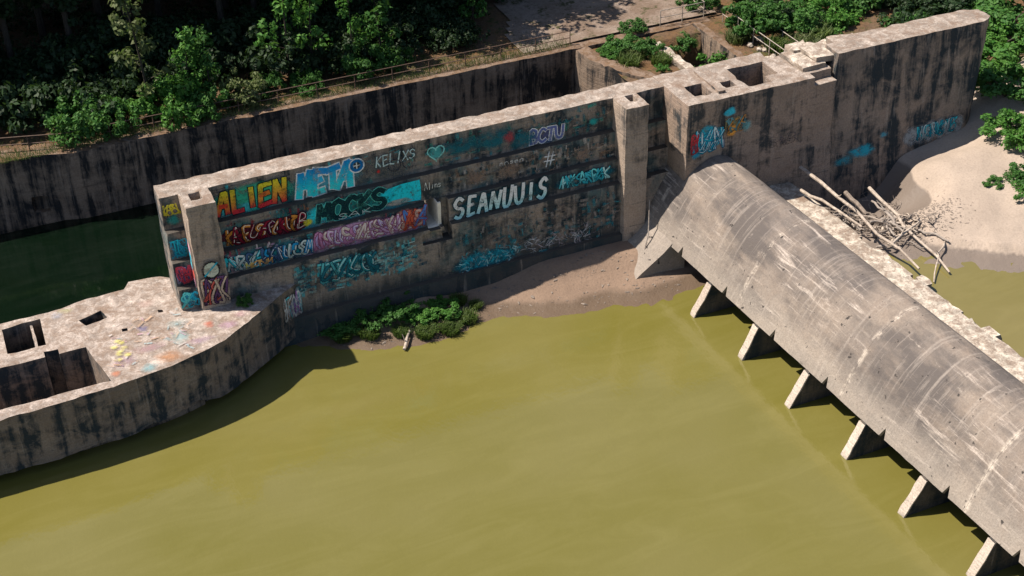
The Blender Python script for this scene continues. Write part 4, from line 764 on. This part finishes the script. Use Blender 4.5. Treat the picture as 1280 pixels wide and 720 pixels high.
# ------------------------------------------------------------------ driftwood
def log(p0, p1, r0, r1, label, group=None, dark=False, bend=.1, fork=0, seed=0):
    rr = random.Random(seed); p0, p1 = Vector(p0), Vector(p1); V = []; F = []; n = 7; L = (p1-p0).length; P = []
    for i in range(n):
        t = i/(n-1); q = p0.lerp(p1, t); P.append(q+Vector((rr.uniform(-1, 1), rr.uniform(-1, 1), .5))*bend*math.sin(math.pi*t)*L*.12)
    tube(V, F, P, [r0+(r1-r0)*i/(n-1) for i in range(n)], 7)
    for k in range(fork):
        b0 = P[2+k]; tube(V, F, [b0, b0+(p1-p0).normalized()*.5+Vector((rr.uniform(-.5, .5), rr.uniform(-.5, .5), .35))], [r1*.8, r1*.25], 5)
    V = [v-p0 for v in V]; o = link('driftwood_log', mesh('driftwood_log', V, F, 50), M[('drift', 'drift_dark', 'drift_grey')[int(dark)]]); o.location = p0
    tag(o, label, 'log', group)
log((31.2, -2.9, 3.9), (31.75, -12.1, 3.1), .1, .05, 'longest pale driftwood trunk lying along the upstream ledge', bend=.25, fork=2, seed=1)
log((30.6, -4.0, 3.3), (31.3, -8.2, 3.3), .085, .05, 'second driftwood trunk crossing the long one on the ledge', bend=.3, seed=2)
log((34.0, -5.0, 3.1), (33.4, -12.3, 2.55), .095, .05, 'long driftwood trunk reaching from the pile into the pond', bend=.2, fork=1, seed=3)
log((33.2, -4.2, 2.6), (32.8, -6.6, 2.7), .12, .1, 'dark leaning log standing in the shaded hollow', dark=True, bend=.15, seed=4)
log((32.0, -9.6, 2.85), (34.6, -8.4, 2.9), .07, .05, 'thin branch lying across the driftwood pile', bend=.2, fork=1, seed=5)
log((34.8, -10.1, 2.7), (32.3, -12.6, 2.5), .05, .03, 'thin forked branch at the pond edge by the ledge', bend=.4, fork=1, seed=6)
rl = random.Random(9)
for i in range(215):
    if i % 3: x, y = 33.2+rl.gauss(0, 1.0), -5.0+rl.gauss(0, 1.0)
    else: x, y = 33.2+rl.gauss(0, .8), -8.3+rl.gauss(0, .8)
    if x < 31.6: x = 31.7+rl.random()
    an = rl.choice((1.2, -1.1, 2.6, .4))+rl.gauss(0, .5); L = rl.uniform(.3, 1.5)*(1 if rl.random() < .85 else 1.6); z = max(z_up(x, y), 2.4 if y < -8.3 else 0)+rl.uniform(.03, .35)
    log((x, y, z), (x+L*math.cos(an), y+L*math.sin(an), z+rl.uniform(-.12, .25)), *(lambda q: (q, q*.7))(rl.choice((.02, .03, .04, .07))*rl.uniform(.8, 1.2)), 'weathered stick in the driftwood pile between the ledge and the sand', 'driftwood pile', dark=rl.choice((1, 2) if i % 3 else (0, 1, 2)), bend=.9, fork=rl.choice((0, 0, 1)), seed=50+i)  # sticks in the shaded hollow get only darker wood, shade put into colour
V = []; F = []; tube(V, F, [(23.25, -1.75, 3.4), (22.9, -2.4, 1.9), (22.3, -2.9, .6)], [.03, .035, .04], 6); tag(link('leaning_pole', mesh('leaning_pole', V, F), M['drift_grey']), 'thin grey pole leaning beside the tall pier on the spillway edge', 'pole')
log((9.3, -4.0, .12), (9.95, -3.0, .35), .08, .05, 'short pale log lying on the sand bar at the water', bend=.2, fork=1, seed=7)
# rubble on the soil behind the block and along the water edges
def rock(loc, s_, label, group, seed, mat='bench'):
    bm = bmesh.new(); bmesh.ops.create_icosphere(bm, subdivisions=2, radius=1)
    for v in bm.verts: v.co = Vector((v.co.x*s_[0], v.co.y*s_[1], v.co.z*s_[2]))*(1+.35*noise.noise(v.co*1.4+Vector((seed*3.1, seed, 0))))
    me = bpy.data.meshes.new('rubble_stone'); bm.to_mesh(me); bm.free(); o = link('rubble_stone', me, M[mat]); o.location = loc; o.rotation_euler.z = seed; tag(o, label, 'stone', group)
for i in range(16):
    x, y = rl.uniform(35.8, 38.6), rl.uniform(6.5, 11); rock((x, y, 4.0), (rl.uniform(.15, .45), rl.uniform(.15, .35), rl.uniform(.08, .2)), 'broken concrete lump on the ground beside the channel railing', 'rubble by the channel', i)
rock((31.6, 12.6, 3.95), (.2, .15, .1), 'small pale stone on the orange soil', None, 33)
rock((43.6, -2.6, 3.3), (.7, .5, .5), 'grey boulder in the shade at the wing wall foot', None, 35, 'lock')
r_ = np.random.default_rng(12); n = 1300; Pd = []
while len(Pd) < n:
    if len(Pd) % 3: x, y = r_.normal(34.7, 1.1), r_.normal(-7.9, 1.0); z = z_up(x, y)
    else: x, y = r_.uniform(6, 24), r_.uniform(-5.2, -1.4); z = z_bar(x, y)
    if z > (2.42 if x > 28 else .02) and x > 5 and not 24.3 < x < 31.9: Pd.append((x, y, z+.012))
Pd = np.array(Pd); an = r_.uniform(0, 6.28, n); L_ = r_.gamma(2, .022, n)+.02; wd_ = L_*r_.uniform(.15, .6, n); T = np.stack([np.cos(an), np.sin(an), np.zeros(n)], 1); Bn = np.stack([-np.sin(an), np.cos(an), np.zeros(n)], 1); up_ = np.array([[0, 0, 1.]])*(wd_*.6)[:, None]
V = np.stack([Pd-T*L_[:, None], Pd+Bn*wd_[:, None], Pd+T*L_[:, None], Pd-Bn*wd_[:, None], Pd+up_], 1).reshape(-1, 3)
F = (np.array([[0, 3, 4], [3, 2, 4], [2, 1, 4], [1, 0, 4]])[None]+5*np.arange(n)[:, None, None]).reshape(-1, 3)
tag(link('beach_litter', fast_mesh('beach_litter', V, F), M['drift_dark']), 'scattered twigs and pebbles lying on the sand', 'litter', kind='stuff')
